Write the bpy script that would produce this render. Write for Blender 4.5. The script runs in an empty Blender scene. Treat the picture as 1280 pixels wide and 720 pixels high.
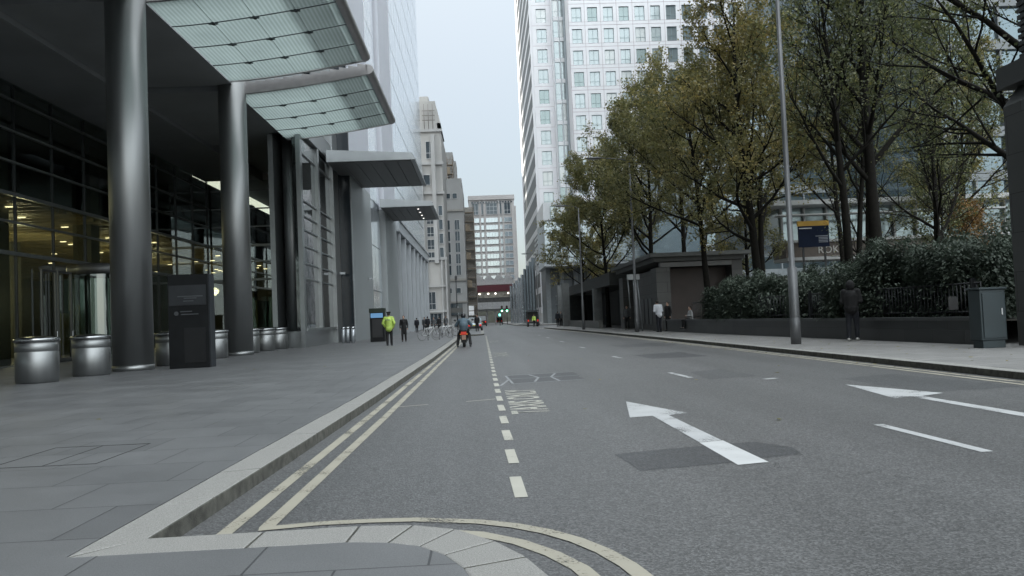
import bpy, bmesh, math, random
from mathutils import Vector, Matrix
R = math.radians
random.seed(7)
sc = bpy.context.scene
col = sc.collection

# ------------------------------------------------------------------ helpers
def wloc(o):
    v = Vector((0, 0, 0))
    while o is not None:
        v += o.location; o = o.parent
    return v

def tag(o, label=None, cat=None, group=None, kind=None):
    if label: o['label'] = label
    if cat: o['category'] = cat
    if group: o['group'] = group
    if kind: o['kind'] = kind
    return o

def thing(name, label, cat, loc=(0, 0, 0), rz=0.0, group=None):
    o = bpy.data.objects.new(name, None); col.objects.link(o)
    o.empty_display_size = .2
    o.location = loc; o.rotation_euler = (0, 0, rz)
    return tag(o, label, cat, group)

def link_mesh(name, me, parent=None, loc=(0, 0, 0)):
    o = bpy.data.objects.new(name, me); col.objects.link(o)
    o.parent = parent; o.location = loc
    return o

class MB:
    def __init__(s): s.v = []; s.f = []; s.mi = []; s.sm = []; s.cur = 0; s.smooth = False
    def add(s, vs, fs, smooth=None):
        n = len(s.v); s.v.extend(vs)
        for f in fs:
            s.f.append(tuple(i + n for i in f)); s.mi.append(s.cur); s.sm.append(s.smooth if smooth is None else smooth)
    def box(s, x0, y0, z0, x1, y1, z1):
        if x0 > x1: x0, x1 = x1, x0
        if y0 > y1: y0, y1 = y1, y0
        if z0 > z1: z0, z1 = z1, z0
        s.add([(x0,y0,z0),(x1,y0,z0),(x1,y1,z0),(x0,y1,z0),(x0,y0,z1),(x1,y0,z1),(x1,y1,z1),(x0,y1,z1)],
              [(0,3,2,1),(4,5,6,7),(0,1,5,4),(1,2,6,5),(2,3,7,6),(3,0,4,7)], False)
        return s
    def obox(s, c, size, rz=0, rx=0, ry=0):
        m = Matrix.Translation(c) @ Matrix.Rotation(rz, 4, 'Z') @ Matrix.Rotation(ry, 4, 'Y') @ Matrix.Rotation(rx, 4, 'X')
        a, b, d = size[0]/2, size[1]/2, size[2]/2
        vs = [tuple(m @ Vector(p)) for p in [(-a,-b,-d),(a,-b,-d),(a,b,-d),(-a,b,-d),(-a,-b,d),(a,-b,d),(a,b,d),(-a,b,d)]]
        s.add(vs, [(0,3,2,1),(4,5,6,7),(0,1,5,4),(1,2,6,5),(2,3,7,6),(3,0,4,7)], False)
        return s
    def prism(s, poly, z0, z1, smooth=False):
        a = sum(poly[i][0]*poly[(i+1)%len(poly)][1]-poly[(i+1)%len(poly)][0]*poly[i][1] for i in range(len(poly)))
        if a < 0: poly = poly[::-1]
        n = len(poly)
        s.add([(p[0],p[1],z0) for p in poly]+[(p[0],p[1],z1) for p in poly],
              [tuple(range(n-1,-1,-1)), tuple(range(n,2*n))]+[(i,(i+1)%n,n+(i+1)%n,n+i) for i in range(n)], smooth)
        return s
    def quad(s, *p): s.add(list(p), [tuple(range(len(p)))], False); return s
    def tube(s, pts, rad, n=8, cap=True, smooth=True):
        pts = [Vector(p) for p in pts]
        if not hasattr(rad, '__len__'): rad = [rad]*len(pts)
        vs = []; m = len(pts); ref = None
        for i, p in enumerate(pts):
            d = (pts[min(i+1, m-1)]-pts[max(i-1, 0)])
            if d.length < 1e-9: d = Vector((0,0,1))
            d.normalize()
            if ref is None: ref = Vector((1,0,0)) if abs(d.x) < .8 else Vector((0,1,0))
            u = (ref - d*ref.dot(d))
            if u.length < 1e-6: u = d.orthogonal()
            u.normalize(); ref = u; w = d.cross(u)
            for k in range(n):
                a = 2*math.pi*k/n
                vs.append(tuple(p + (u*math.cos(a)+w*math.sin(a))*rad[i]))
        fs = [(i*n+k, i*n+(k+1)%n, (i+1)*n+(k+1)%n, (i+1)*n+k) for i in range(m-1) for k in range(n)]
        base = len(s.v)
        s.add(vs, fs, smooth)
        if cap:
            for f in (tuple(range(n-1,-1,-1)), tuple(range((m-1)*n, m*n))):
                s.f.append(tuple(base+i for i in f)); s.mi.append(s.cur); s.sm.append(False)
        return s
    def lathe(s, c, prof, n=24, smooth=True, axis='Z'):
        vs = []
        for r, z in prof:
            for k in range(n):
                a = 2*math.pi*k/n
                p = (r*math.cos(a), r*math.sin(a), z)
                if axis == 'X': p = (z, p[0], p[1])
                if axis == 'Y': p = (p[0], z, p[1])
                vs.append((c[0]+p[0], c[1]+p[1], c[2]+p[2]))
        m = len(prof)
        fs = [(i*n+k, i*n+(k+1)%n, (i+1)*n+(k+1)%n, (i+1)*n+k) for i in range(m-1) for k in range(n)]
        fs.append(tuple(range(n-1,-1,-1))); fs.append(tuple(range((m-1)*n, m*n)))
        s.add(vs, fs, smooth)
        for q in (-1, -2): s.sm[q] = False
        return s
    def ball(s, c, r, n=12, m=8):
        if not hasattr(r, '__len__'): r = (r, r, r)
        vs = []
        for i in range(m+1):
            t = math.pi*i/m
            for k in range(n):
                a = 2*math.pi*k/n
                vs.append((c[0]+r[0]*math.sin(t)*math.cos(a), c[1]+r[1]*math.sin(t)*math.sin(a), c[2]-r[2]*math.cos(t)))
        s.add(vs, [(i*n+k, i*n+(k+1)%n, (i+1)*n+(k+1)%n, (i+1)*n+k) for i in range(m) for k in range(n)], True)
        return s
    def mesh(s, name, mats):
        me = bpy.data.meshes.new(name)
        me.from_pydata([tuple(v) for v in s.v], [], s.f)
        if not hasattr(mats, '__len__'): mats = [mats]
        for m in mats: me.materials.append(m)
        me.polygons.foreach_set('material_index', s.mi)
        me.polygons.foreach_set('use_smooth', s.sm)
        me.update()
        return me
    def build(s, name, mats, parent=None, world=True, bevel=0.0, seg=2, kind=None):
        if parent is not None and world:
            w = wloc(parent); s.v = [(v[0]-w.x, v[1]-w.y, v[2]-w.z) for v in s.v]
        o = link_mesh(name, s.mesh(name, mats), parent)
        if bevel:
            b = o.modifiers.new('Bevel', 'BEVEL'); b.width = bevel; b.segments = seg; b.limit_method = 'ANGLE'; b.angle_limit = R(40)
        if kind: o['kind'] = kind
        return o

# ------------------------------------------------------------------ materials
_m = {}
def M(name, c=(.5,.5,.5), rough=.6, metal=0.0, var=.12, scale=3.0, bump=0.0, bscale=40.0, spec=.5, c2=None, stain=0.0, aniso=0, detail=4, stretch=None):
    """Principled with noise-varied colour, roughness and an optional bump."""
    if name in _m: return _m[name]
    m = bpy.data.materials.new(name); m.use_nodes = True; nt = m.node_tree; N = nt.nodes; L = nt.links
    b = N['Principled BSDF']
    b.inputs['Roughness'].default_value = rough; b.inputs['Metallic'].default_value = metal
    b.inputs['Specular IOR Level'].default_value = spec
    geo = N.new('ShaderNodeNewGeometry'); vec = geo.outputs['Position']
    if stretch:
        mp = N.new('ShaderNodeMapping'); mp.inputs['Scale'].default_value = stretch
        L.new(vec, mp.inputs['Vector']); vec = mp.outputs['Vector']
    n = N.new('ShaderNodeTexNoise'); n.inputs['Scale'].default_value = scale; n.inputs['Detail'].default_value = detail
    L.new(vec, n.inputs['Vector'])
    r = N.new('ShaderNodeValToRGB'); r.color_ramp.elements[0].position = .3; r.color_ramp.elements[1].position = .7
    ca = tuple(x*(1-var) for x in c); cb = tuple(min(1, x*(1+var)) for x in (c2 or c))
    r.color_ramp.elements[0].color = (*ca, 1); r.color_ramp.elements[1].color = (*cb, 1)
    L.new(n.outputs['Fac'], r.inputs['Fac']); L.new(r.outputs['Color'], b.inputs['Base Color'])
    mr = N.new('ShaderNodeMapRange'); mr.inputs['To Min'].default_value = max(0, rough*.8); mr.inputs['To Max'].default_value = min(1, rough*1.25)
    L.new(n.outputs['Fac'], mr.inputs['Value']); L.new(mr.outputs['Result'], b.inputs['Roughness'])
    if bump:
        n2 = N.new('ShaderNodeTexNoise'); n2.inputs['Scale'].default_value = bscale; n2.inputs['Detail'].default_value = 3
        L.new(vec, n2.inputs['Vector'])
        bp = N.new('ShaderNodeBump'); bp.inputs['Strength'].default_value = bump; bp.inputs['Distance'].default_value = .02
        L.new(n2.outputs['Fac'], bp.inputs['Height']); L.new(bp.outputs['Normal'], b.inputs['Normal'])
    _m[name] = m
    return m

def mat_asphalt(name, base, blot=.18, wet=0):
    m = bpy.data.materials.new(name); m.use_nodes = True; nt = m.node_tree; N = nt.nodes; L = nt.links
    b = N['Principled BSDF']; geo = N.new('ShaderNodeNewGeometry'); P = geo.outputs['Position']
    v = N.new('ShaderNodeTexVoronoi'); v.inputs['Scale'].default_value = 78; L.new(P, v.inputs['Vector'])
    big = N.new('ShaderNodeTexNoise'); big.inputs['Scale'].default_value = .35; big.inputs['Detail'].default_value = 6; big.inputs['Roughness'].default_value = .6
    mp = N.new('ShaderNodeMapping'); mp.inputs['Scale'].default_value = (1.0, .35, 1); L.new(P, mp.inputs['Vector']); L.new(mp.outputs['Vector'], big.inputs['Vector'])
    mid = N.new('ShaderNodeTexNoise'); mid.inputs['Scale'].default_value = 9; mid.inputs['Detail'].default_value = 5; L.new(P, mid.inputs['Vector'])
    r1 = N.new('ShaderNodeValToRGB'); e = r1.color_ramp.elements
    e[0].position = 0; e[0].color = (*[x*.60 for x in base], 1); e[1].position = 1; e[1].color = (*[x*1.85 for x in base], 1)
    a = r1.color_ramp.elements.new(.5); a.color = (*base, 1)
    sep = N.new('ShaderNodeSeparateColor'); L.new(v.outputs['Color'], sep.inputs['Color']); L.new(sep.outputs['Red'], r1.inputs['Fac'])
    mul = N.new('ShaderNodeMix'); mul.data_type = 'RGBA'; mul.blend_type = 'MULTIPLY'; mul.inputs['Factor'].default_value = 1
    r2 = N.new('ShaderNodeValToRGB'); r2.color_ramp.elements[0].position = .3; r2.color_ramp.elements[1].position = .7
    r2.color_ramp.elements[0].color = (1-blot, 1-blot, 1-blot, 1); r2.color_ramp.elements[1].color = (1+blot, 1+blot, 1+blot, 1)
    ad = N.new('ShaderNodeMath'); ad.operation = 'MULTIPLY_ADD'; ad.inputs[1].default_value = .35; L.new(mid.outputs['Fac'], ad.inputs[0])
    sc_ = N.new('ShaderNodeMath'); sc_.operation = 'MULTIPLY'; sc_.inputs[1].default_value = .65; L.new(big.outputs['Fac'], sc_.inputs[0]); L.new(sc_.outputs[0], ad.inputs[2])
    L.new(ad.outputs[0], r2.inputs['Fac'])
    L.new(r1.outputs['Color'], mul.inputs['A']); L.new(r2.outputs['Color'], mul.inputs['B'])
    # fine cracks with a shape of their own
    cr = N.new('ShaderNodeTexVoronoi'); cr.feature = 'DISTANCE_TO_EDGE'; cr.inputs['Scale'].default_value = .55
    wv = N.new('ShaderNodeMix'); wv.data_type = 'RGBA'; wv.inputs['Factor'].default_value = .12; L.new(P, wv.inputs['A'])
    nn = N.new('ShaderNodeTexNoise'); nn.inputs['Scale'].default_value = 1.5; L.new(P, nn.inputs['Vector'])
    sm = N.new('ShaderNodeVectorMath'); sm.operation = 'SCALE'; sm.inputs['Scale'].default_value = 2.5; L.new(nn.outputs['Color'], sm.inputs[0])
    va = N.new('ShaderNodeVectorMath'); va.operation = 'ADD'; L.new(P, va.inputs[0]); L.new(sm.outputs[0], va.inputs[1]); L.new(va.outputs[0], cr.inputs['Vector'])
    lt = N.new('ShaderNodeMath'); lt.operation = 'LESS_THAN'; lt.inputs[1].default_value = .004; L.new(cr.outputs['Distance'], lt.inputs[0])
    gate = N.new('ShaderNodeMath'); gate.operation = 'GREATER_THAN'; gate.inputs[1].default_value = .56; L.new(big.outputs['Fac'], gate.inputs[0])
    g2 = N.new('ShaderNodeMath'); g2.operation = 'MULTIPLY'; L.new(lt.outputs[0], g2.inputs[0]); L.new(gate.outputs[0], g2.inputs[1])
    mx = N.new('ShaderNodeMix'); mx.data_type = 'RGBA'; L.new(g2.outputs[0], mx.inputs['Factor']); L.new(mul.outputs['Result'], mx.inputs['A'])
    mx.inputs['B'].default_value = (*[x*.45 for x in base], 1)
    L.new(mx.outputs['Result'], b.inputs['Base Color'])
    st = N.new('ShaderNodeTexNoise'); st.inputs['Scale'].default_value = 1.1; st.inputs['Detail'].default_value = 3
    ms = N.new('ShaderNodeMapping'); ms.inputs['Scale'].default_value = (1.0, .03, 1); L.new(P, ms.inputs['Vector']); L.new(ms.outputs['Vector'], st.inputs['Vector'])
    sr = N.new('ShaderNodeMapRange'); sr.inputs['From Min'].default_value = .3; sr.inputs['From Max'].default_value = .7; sr.inputs['To Min'].default_value = .86; sr.inputs['To Max'].default_value = 1.14; L.new(st.outputs['Fac'], sr.inputs['Value'])
    dv = N.new('ShaderNodeTexVoronoi'); dv.inputs['Scale'].default_value = 1.3; L.new(va.outputs[0], dv.inputs['Vector'])
    dr_ = N.new('ShaderNodeMapRange'); dr_.inputs['From Min'].default_value = .02; dr_.inputs['From Max'].default_value = .12; dr_.inputs['To Min'].default_value = .72; dr_.inputs['To Max'].default_value = 1; L.new(dv.outputs['Distance'], dr_.inputs['Value'])
    m3 = N.new('ShaderNodeMath'); m3.operation = 'MULTIPLY'; L.new(sr.outputs[0], m3.inputs[0]); L.new(dr_.outputs[0], m3.inputs[1])
    v3 = N.new('ShaderNodeVectorMath'); v3.operation = 'SCALE'; L.new(mx.outputs['Result'], v3.inputs[0]); L.new(m3.outputs[0], v3.inputs['Scale']); L.new(v3.outputs[0], b.inputs['Base Color'])
    b.inputs['Roughness'].default_value = .52; b.inputs['Specular IOR Level'].default_value = .6
    bp = N.new('ShaderNodeBump'); bp.inputs['Strength'].default_value = .45; bp.inputs['Distance'].default_value = .004
    L.new(v.outputs['Distance'], bp.inputs['Height']); L.new(bp.outputs['Normal'], b.inputs['Normal'])
    _m[name] = m; return m

def mat_slabs(name, c1, c2, w, h, mortar, joint=.006, off=.5, rot=0.0, shift=(0,0,0), rough=.55, msz=None, vert=False):
    """Paving or stone blocks: brick pattern over world position."""
    m = bpy.data.materials.new(name); m.use_nodes = True; nt = m.node_tree; N = nt.nodes; L = nt.links
    b = N['Principled BSDF']; geo = N.new('ShaderNodeNewGeometry')
    mp = N.new('ShaderNodeMapping'); mp.vector_type = 'POINT'; mp.inputs['Location'].default_value = shift; mp.inputs['Rotation'].default_value = (0, 0, rot)
    if vert:   # x+y along, z up
        s = N.new('ShaderNodeSeparateXYZ'); L.new(geo.outputs['Position'], s.inputs[0])
        a = N.new('ShaderNodeMath'); a.operation = 'ADD'; L.new(s.outputs['X'], a.inputs[0]); L.new(s.outputs['Y'], a.inputs[1])
        c = N.new('ShaderNodeCombineXYZ'); L.new(a.outputs[0], c.inputs['X']); L.new(s.outputs['Z'], c.inputs['Y']); L.new(c.outputs[0], mp.inputs['Vector'])
    else: L.new(geo.outputs['Position'], mp.inputs['Vector'])
    br = N.new('ShaderNodeTexBrick'); L.new(mp.outputs['Vector'], br.inputs['Vector'])
    br.offset = off; br.inputs['Scale'].default_value = 1; br.inputs['Brick Width'].default_value = w; br.inputs['Row Height'].default_value = h
    br.inputs['Mortar Size'].default_value = joint; br.inputs['Mortar Smooth'].default_value = .3; br.inputs['Bias'].default_value = 0
    br.inputs['Color1'].default_value = (*c1, 1); br.inputs['Color2'].default_value = (*c2, 1); br.inputs['Mortar'].default_value = (*mortar, 1)
    n = N.new('ShaderNodeTexNoise'); n.inputs['Scale'].default_value = 160; n.inputs['Detail'].default_value = 2; L.new(geo.outputs['Position'], n.inputs['Vector'])
    n2 = N.new('ShaderNodeTexNoise'); n2.inputs['Scale'].default_value = .8; n2.inputs['Detail'].default_value = 7; n2.inputs['Roughness'].default_value = .65; L.new(geo.outputs['Position'], n2.inputs['Vector'])
    r = N.new('ShaderNodeMapRange'); r.inputs['From Min'].default_value = .3; r.inputs['From Max'].default_value = .7; r.inputs['To Min'].default_value = .78; r.inputs['To Max'].default_value = 1.22
    L.new(n.outputs['Fac'], r.inputs['Value'])
    r3 = N.new('ShaderNodeMapRange'); r3.inputs['From Min'].default_value = .3; r3.inputs['From Max'].default_value = .7; r3.inputs['To Min'].default_value = .84; r3.inputs['To Max'].default_value = 1.12
    L.new(n2.outputs['Fac'], r3.inputs['Value'])
    mm = N.new('ShaderNodeMath'); mm.operation = 'MULTIPLY'; L.new(r.outputs[0], mm.inputs[0]); L.new(r3.outputs[0], mm.inputs[1])
    sc_ = N.new('ShaderNodeVectorMath'); sc_.operation = 'SCALE'; L.new(br.outputs['Color'], sc_.inputs[0]); L.new(mm.outputs[0], sc_.inputs['Scale'])
    L.new(sc_.outputs[0], b.inputs['Base Color'])
    rr = N.new('ShaderNodeMapRange'); rr.inputs['To Min'].default_value = rough*.75; rr.inputs['To Max'].default_value = min(1, rough*1.3); L.new(n2.outputs['Fac'], rr.inputs['Value']); L.new(rr.outputs[0], b.inputs['Roughness'])
    bp = N.new('ShaderNodeBump'); bp.inputs['Strength'].default_value = .5; bp.inputs['Distance'].default_value = .006; bp.invert = True
    L.new(br.outputs['Fac'], bp.inputs['Height']); L.new(bp.outputs['Normal'], b.inputs['Normal'])
    _m[name] = m; return m

def mat_paint(name, c, wear=.45):
    """Worn road paint: flakes show the asphalt through a transparent mask."""
    m = bpy.data.materials.new(name); m.use_nodes = True; nt = m.node_tree; N = nt.nodes; L = nt.links
    b = N['Principled BSDF']; out = N['Material Output']; geo = N.new('ShaderNodeNewGeometry')
    b.inputs['Roughness'].default_value = .6
    n = N.new('ShaderNodeTexNoise'); n.inputs['Scale'].default_value = 45; n.inputs['Detail'].default_value = 8; n.inputs['Roughness'].default_value = .7; L.new(geo.outputs['Position'], n.inputs['Vector'])
    n2 = N.new('ShaderNodeTexNoise'); n2.inputs['Scale'].default_value = 2.2; n2.inputs['Detail'].default_value = 5; L.new(geo.outputs['Position'], n2.inputs['Vector'])
    r = N.new('ShaderNodeMapRange'); r.inputs['To Min'].default_value = .72; r.inputs['To Max'].default_value = 1.1; L.new(n2.outputs['Fac'], r.inputs['Value'])
    v = N.new('ShaderNodeVectorMath'); v.operation = 'SCALE'; v.inputs[0].default_value = c; L.new(r.outputs[0], v.inputs['Scale']); L.new(v.outputs[0], b.inputs['Base Color'])
    ad = N.new('ShaderNodeMath'); ad.operation = 'ADD'; L.new(n.outputs['Fac'], ad.inputs[0]); L.new(n2.outputs['Fac'], ad.inputs[1])
    st = N.new('ShaderNodeMapRange'); st.inputs['From Min'].default_value = wear+.27; st.inputs['From Max'].default_value = wear+.45; L.new(ad.outputs[0], st.inputs['Value'])
    tr = N.new('ShaderNodeBsdfTransparent'); mx = N.new('ShaderNodeMixShader')
    L.new(st.outputs[0], mx.inputs['Fac']); L.new(tr.outputs[0], mx.inputs[1]); L.new(b.outputs[0], mx.inputs[2]); L.new(mx.outputs[0], out.inputs['Surface'])
    _m[name] = m; return m

def mat_seeglass(name, tint, ior=1.5, rough=.02, fmul=1.0):
    m = bpy.data.materials.new(name); m.use_nodes = True; nt = m.node_tree; N = nt.nodes; L = nt.links
    N.remove(N['Principled BSDF']); out = N['Material Output']
    g = N.new('ShaderNodeBsdfGlossy'); g.inputs['Roughness'].default_value = rough; g.inputs['Color'].default_value = (.85,.92,.92,1)
    t = N.new('ShaderNodeBsdfTransparent'); t.inputs['Color'].default_value = (*tint, 1)
    f = N.new('ShaderNodeFresnel'); f.inputs['IOR'].default_value = ior
    mu = N.new('ShaderNodeMath'); mu.operation = 'MULTIPLY'; mu.use_clamp = True; mu.inputs[1].default_value = fmul; L.new(f.outputs[0], mu.inputs[0])
    geo = N.new('ShaderNodeNewGeometry'); n = N.new('ShaderNodeTexNoise'); n.inputs['Scale'].default_value = .25; L.new(geo.outputs['Position'], n.inputs['Vector'])
    bp = N.new('ShaderNodeBump'); bp.inputs['Strength'].default_value = .12; bp.inputs['Distance'].default_value = .1; L.new(n.outputs['Fac'], bp.inputs['Height']); L.new(bp.outputs['Normal'], g.inputs['Normal'])
    mx = N.new('ShaderNodeMixShader'); L.new(mu.outputs[0], mx.inputs['Fac']); L.new(t.outputs[0], mx.inputs[1]); L.new(g.outputs[0], mx.inputs[2]); L.new(mx.outputs[0], out.inputs['Surface'])
    _m[name] = m; return m

def mat_mirrorglass(name, c, rough=.06, wob=.15, wscale=.3, metal=.85):
    m = M(name, c, rough=rough, metal=metal, var=.06, scale=.4, bump=wob, bscale=wscale)
    return m

def mat_emit(name, c, s):
    m = bpy.data.materials.new(name); m.use_nodes = True; b = m.node_tree.nodes['Principled BSDF']
    b.inputs['Base Color'].default_value = (*c, 1); b.inputs['Emission Color'].default_value = (*c, 1); b.inputs['Emission Strength'].default_value = s
    _m[name] = m; return m

def mat_frit(name):
    """Translucent printed canopy glass with fine dark stripes."""
    m = bpy.data.materials.new(name); m.use_nodes = True; nt = m.node_tree; N = nt.nodes; L = nt.links
    N.remove(N['Principled BSDF']); out = N['Material Output']; geo = N.new('ShaderNodeNewGeometry')
    w = N.new('ShaderNodeTexWave'); w.wave_type = 'BANDS'; w.bands_direction = 'X'; w.inputs['Scale'].default_value = 2.1; w.inputs['Distortion'].default_value = 0; L.new(geo.outputs['Position'], w.inputs['Vector'])
    n = N.new('ShaderNodeTexNoise'); n.inputs['Scale'].default_value = .6; n.inputs['Detail'].default_value = 4; L.new(geo.outputs['Position'], n.inputs['Vector'])
    r = N.new('ShaderNodeValToRGB'); r.color_ramp.elements[0].color = (.19,.235,.225,1); r.color_ramp.elements[1].color = (.40,.47,.45,1)
    ad = N.new('ShaderNodeMath'); ad.operation = 'MULTIPLY_ADD'; ad.inputs[1].default_value = .55; L.new(n.outputs['Fac'], ad.inputs[0])
    s2 = N.new('ShaderNodeMath'); s2.operation = 'MULTIPLY'; s2.inputs[1].default_value = .45; L.new(w.outputs['Fac'], s2.inputs[0]); L.new(s2.outputs[0], ad.inputs[2])
    L.new(ad.outputs[0], r.inputs['Fac'])
    t = N.new('ShaderNodeBsdfTranslucent'); L.new(r.outputs['Color'], t.inputs['Color'])
    g = N.new('ShaderNodeBsdfGlossy'); g.inputs['Roughness'].default_value = .12; g.inputs['Color'].default_value = (.8,.9,.9,1)
    mx = N.new('ShaderNodeMixShader'); mx.inputs['Fac'].default_value = .10; L.new(t.outputs[0], mx.inputs[1]); L.new(g.outputs[0], mx.inputs[2]); L.new(mx.outputs[0], out.inputs['Surface'])
    _m[name] = m; return m

def mat_leaf(name, stops, trans=.45):
    m = bpy.data.materials.new(name); m.use_nodes = True; nt = m.node_tree; N = nt.nodes; L = nt.links
    N.remove(N['Principled BSDF']); out = N['Material Output']; geo = N.new('ShaderNodeNewGeometry')
    n = N.new('ShaderNodeTexNoise'); n.inputs['Scale'].default_value = .55; n.inputs['Detail'].default_value = 2; L.new(geo.outputs['Position'], n.inputs['Vector'])
    mr = N.new('ShaderNodeMapRange'); mr.inputs['From Min'].default_value = .3; mr.inputs['From Max'].default_value = .7; L.new(n.outputs['Fac'], mr.inputs['Value'])
    a = N.new('ShaderNodeMath'); a.operation = 'MULTIPLY_ADD'; a.inputs[1].default_value = .5; L.new(geo.outputs['Random Per Island'], a.inputs[0])
    b = N.new('ShaderNodeMath'); b.operation = 'MULTIPLY'; b.inputs[1].default_value = .5; L.new(mr.outputs[0], b.inputs[0]); L.new(b.outputs[0], a.inputs[2])
    r = N.new('ShaderNodeValToRGB')
    el = r.color_ramp.elements
    for i, (p, c) in enumerate(stops):
        e = el[i] if i < 2 else el.new(p)
        e.position = p; e.color = (*c, 1)
    L.new(a.outputs[0], r.inputs['Fac'])
    d = N.new('ShaderNodeBsdfDiffuse'); t = N.new('ShaderNodeBsdfTranslucent'); g = N.new('ShaderNodeBsdfGlossy'); g.inputs['Roughness'].default_value = .6
    L.new(r.outputs['Color'], d.inputs['Color']); L.new(r.outputs['Color'], t.inputs['Color'])
    m1 = N.new('ShaderNodeMixShader'); m1.inputs['Fac'].default_value = trans; L.new(d.outputs[0], m1.inputs[1]); L.new(t.outputs[0], m1.inputs[2])
    m2 = N.new('ShaderNodeMixShader'); m2.inputs['Fac'].default_value = .06; L.new(m1.outputs[0], m2.inputs[1]); L.new(g.outputs[0], m2.inputs[2])
    L.new(m2.outputs[0], out.inputs['Surface'])
    _m[name] = m; return m

asphalt = mat_asphalt('asphalt', (.084,.085,.086))
asphalt_dark = mat_asphalt('asphalt_patch', (.040,.042,.045), .25)
asphalt_mid = mat_asphalt('asphalt_old_patch', (.060,.062,.064), .2)
slabs = mat_slabs('granite_slabs', (.122,.125,.129), (.146,.149,.153), .9, .86, (.055,.057,.060), .007, .5, shift=(.31,.36,0), rough=.5)
slabs_r = mat_slabs('pale_slabs', (.20,.197,.192), (.24,.236,.23), .6, .6, (.10,.10,.10), .008, .5, rough=.7)
granite = M('kerb_granite', (.29,.285,.27), .75, var=.3, scale=140, detail=2, bump=.3, bscale=150, c2=(.29,.285,.27))
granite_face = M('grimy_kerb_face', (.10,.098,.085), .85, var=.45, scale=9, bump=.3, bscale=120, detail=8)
yellow = mat_paint('worn_yellow_paint', (.40,.375,.305), .46)
white = mat_paint('worn_white_paint', (.50,.51,.515), .47)
faded = mat_paint('faded_paint', (.34,.34,.31), .55)
steel = M('brushed_steel', (.35,.36,.36), .45, 1.0, var=.05, scale=3, stretch=(2,2,.1))
steel_d = M('dark_steel', (.23,.245,.25), .3, .9, var=.1, scale=2)
alu = M('grey_aluminium', (.34,.36,.37), .38, .7, var=.08, scale=1.5)
alu_l = M('pale_aluminium', (.52,.55,.58), .35, .6, var=.06, scale=.8)
black = M('black_coated_metal', (.018,.020,.022), .35, 0, var=.2, scale=3)
rubber = M('rubber', (.02,.02,.02), .8)
dark_soffit = M('dark_soffit_panel', (.42,.44,.45), .45, .2, var=.1, scale=.5)
dark_in = M('dark_interior', (.13,.135,.11), .7, var=.3, scale=.6)
chrome = M('polished_steel', (.50,.51,.52), .25, 1.0, var=.04)

# ------------------------------------------------------------------ camera, sky, sun
CZ = 1.3
cam = bpy.data.cameras.new('camera'); camo = bpy.data.objects.new('camera', cam); col.objects.link(camo)
yaw, pitch, roll = R(2.2090), R(2.1428), R(2.4)
f = Vector((math.sin(yaw)*math.cos(pitch), math.cos(yaw)*math.cos(pitch), math.sin(pitch)))
r0 = Vector((math.cos(yaw), -math.sin(yaw), 0)); u0 = r0.cross(f)
cr_, sr_ = math.cos(roll), math.sin(roll)
Rr = r0*cr_ - u0*sr_; Uu = r0*sr_ + u0*cr_
camo.matrix_world = Matrix(((Rr.x, Uu.x, -f.x, 0), (Rr.y, Uu.y, -f.y, 0), (Rr.z, Uu.z, -f.z, CZ), (0,0,0,1)))
cam.sensor_width = 36; cam.lens = 36*1000/1280; cam.clip_start = .05; cam.clip_end = 5000
sc.camera = camo

SUN_EL, SUN_AZ = R(22), R(-150)      # azimuth from +Y towards +X
w = bpy.data.worlds.new('World'); sc.world = w; w.use_nodes = True
nt = w.node_tree; bg = nt.nodes['Background']
sky = nt.nodes.new('ShaderNodeTexSky'); sky.sky_type = 'NISHITA'; sky.sun_disc = False
sky.sun_elevation = SUN_EL; sky.sun_rotation = SUN_AZ; sky.air_density = 1.0; sky.dust_density = 2.0; sky.ozone_density = 1.0
veil = nt.nodes.new('ShaderNodeMix'); veil.data_type = 'RGBA'; veil.inputs['Factor'].default_value = .88     # high cloud: brightest overhead, paler towards the horizon
tc = nt.nodes.new('ShaderNodeTexCoord'); sx = nt.nodes.new('ShaderNodeSeparateXYZ'); nt.links.new(tc.outputs['Generated'], sx.inputs[0])
gr = nt.nodes.new('ShaderNodeMapRange'); gr.inputs['From Min'].default_value = .05; gr.inputs['From Max'].default_value = .95; gr.inputs['To Min'].default_value = .70; gr.inputs['To Max'].default_value = 2.5
nt.links.new(sx.outputs['Z'], gr.inputs['Value'])
vs_ = nt.nodes.new('ShaderNodeVectorMath'); vs_.operation = 'SCALE'; vs_.inputs[0].default_value = (1.22, 1.30, 1.33)
dt = nt.nodes.new('ShaderNodeVectorMath'); dt.operation = 'DOT_PRODUCT'; nt.links.new(tc.outputs['Generated'], dt.inputs[0])
dt.inputs[1].default_value = (math.sin(SUN_AZ)*math.cos(SUN_EL), math.cos(SUN_AZ)*math.cos(SUN_EL), math.sin(SUN_EL))
g2_ = nt.nodes.new('ShaderNodeMapRange'); g2_.inputs['From Min'].default_value = -.3; g2_.inputs['From Max'].default_value = 1; g2_.inputs['To Min'].default_value = 1; g2_.inputs['To Max'].default_value = 4.2; nt.links.new(dt.outputs['Value'], g2_.inputs['Value'])
mg = nt.nodes.new('ShaderNodeMath'); mg.operation = 'MULTIPLY'; nt.links.new(gr.outputs[0], mg.inputs[0]); nt.links.new(g2_.outputs[0], mg.inputs[1]); nt.links.new(mg.outputs[0], vs_.inputs['Scale']); nt.links.new(vs_.outputs[0], veil.inputs['B'])
nt.links.new(sky.outputs[0], veil.inputs['A']); nt.links.new(veil.outputs['Result'], bg.inputs['Color']); bg.inputs['Strength'].default_value = .12
sun = bpy.data.lights.new('sun', 'SUN'); so = bpy.data.objects.new('sun', sun); col.objects.link(so)
sun.energy = 3.0; sun.angle = R(.5); sun.color = (1, .93, .82)
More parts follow.
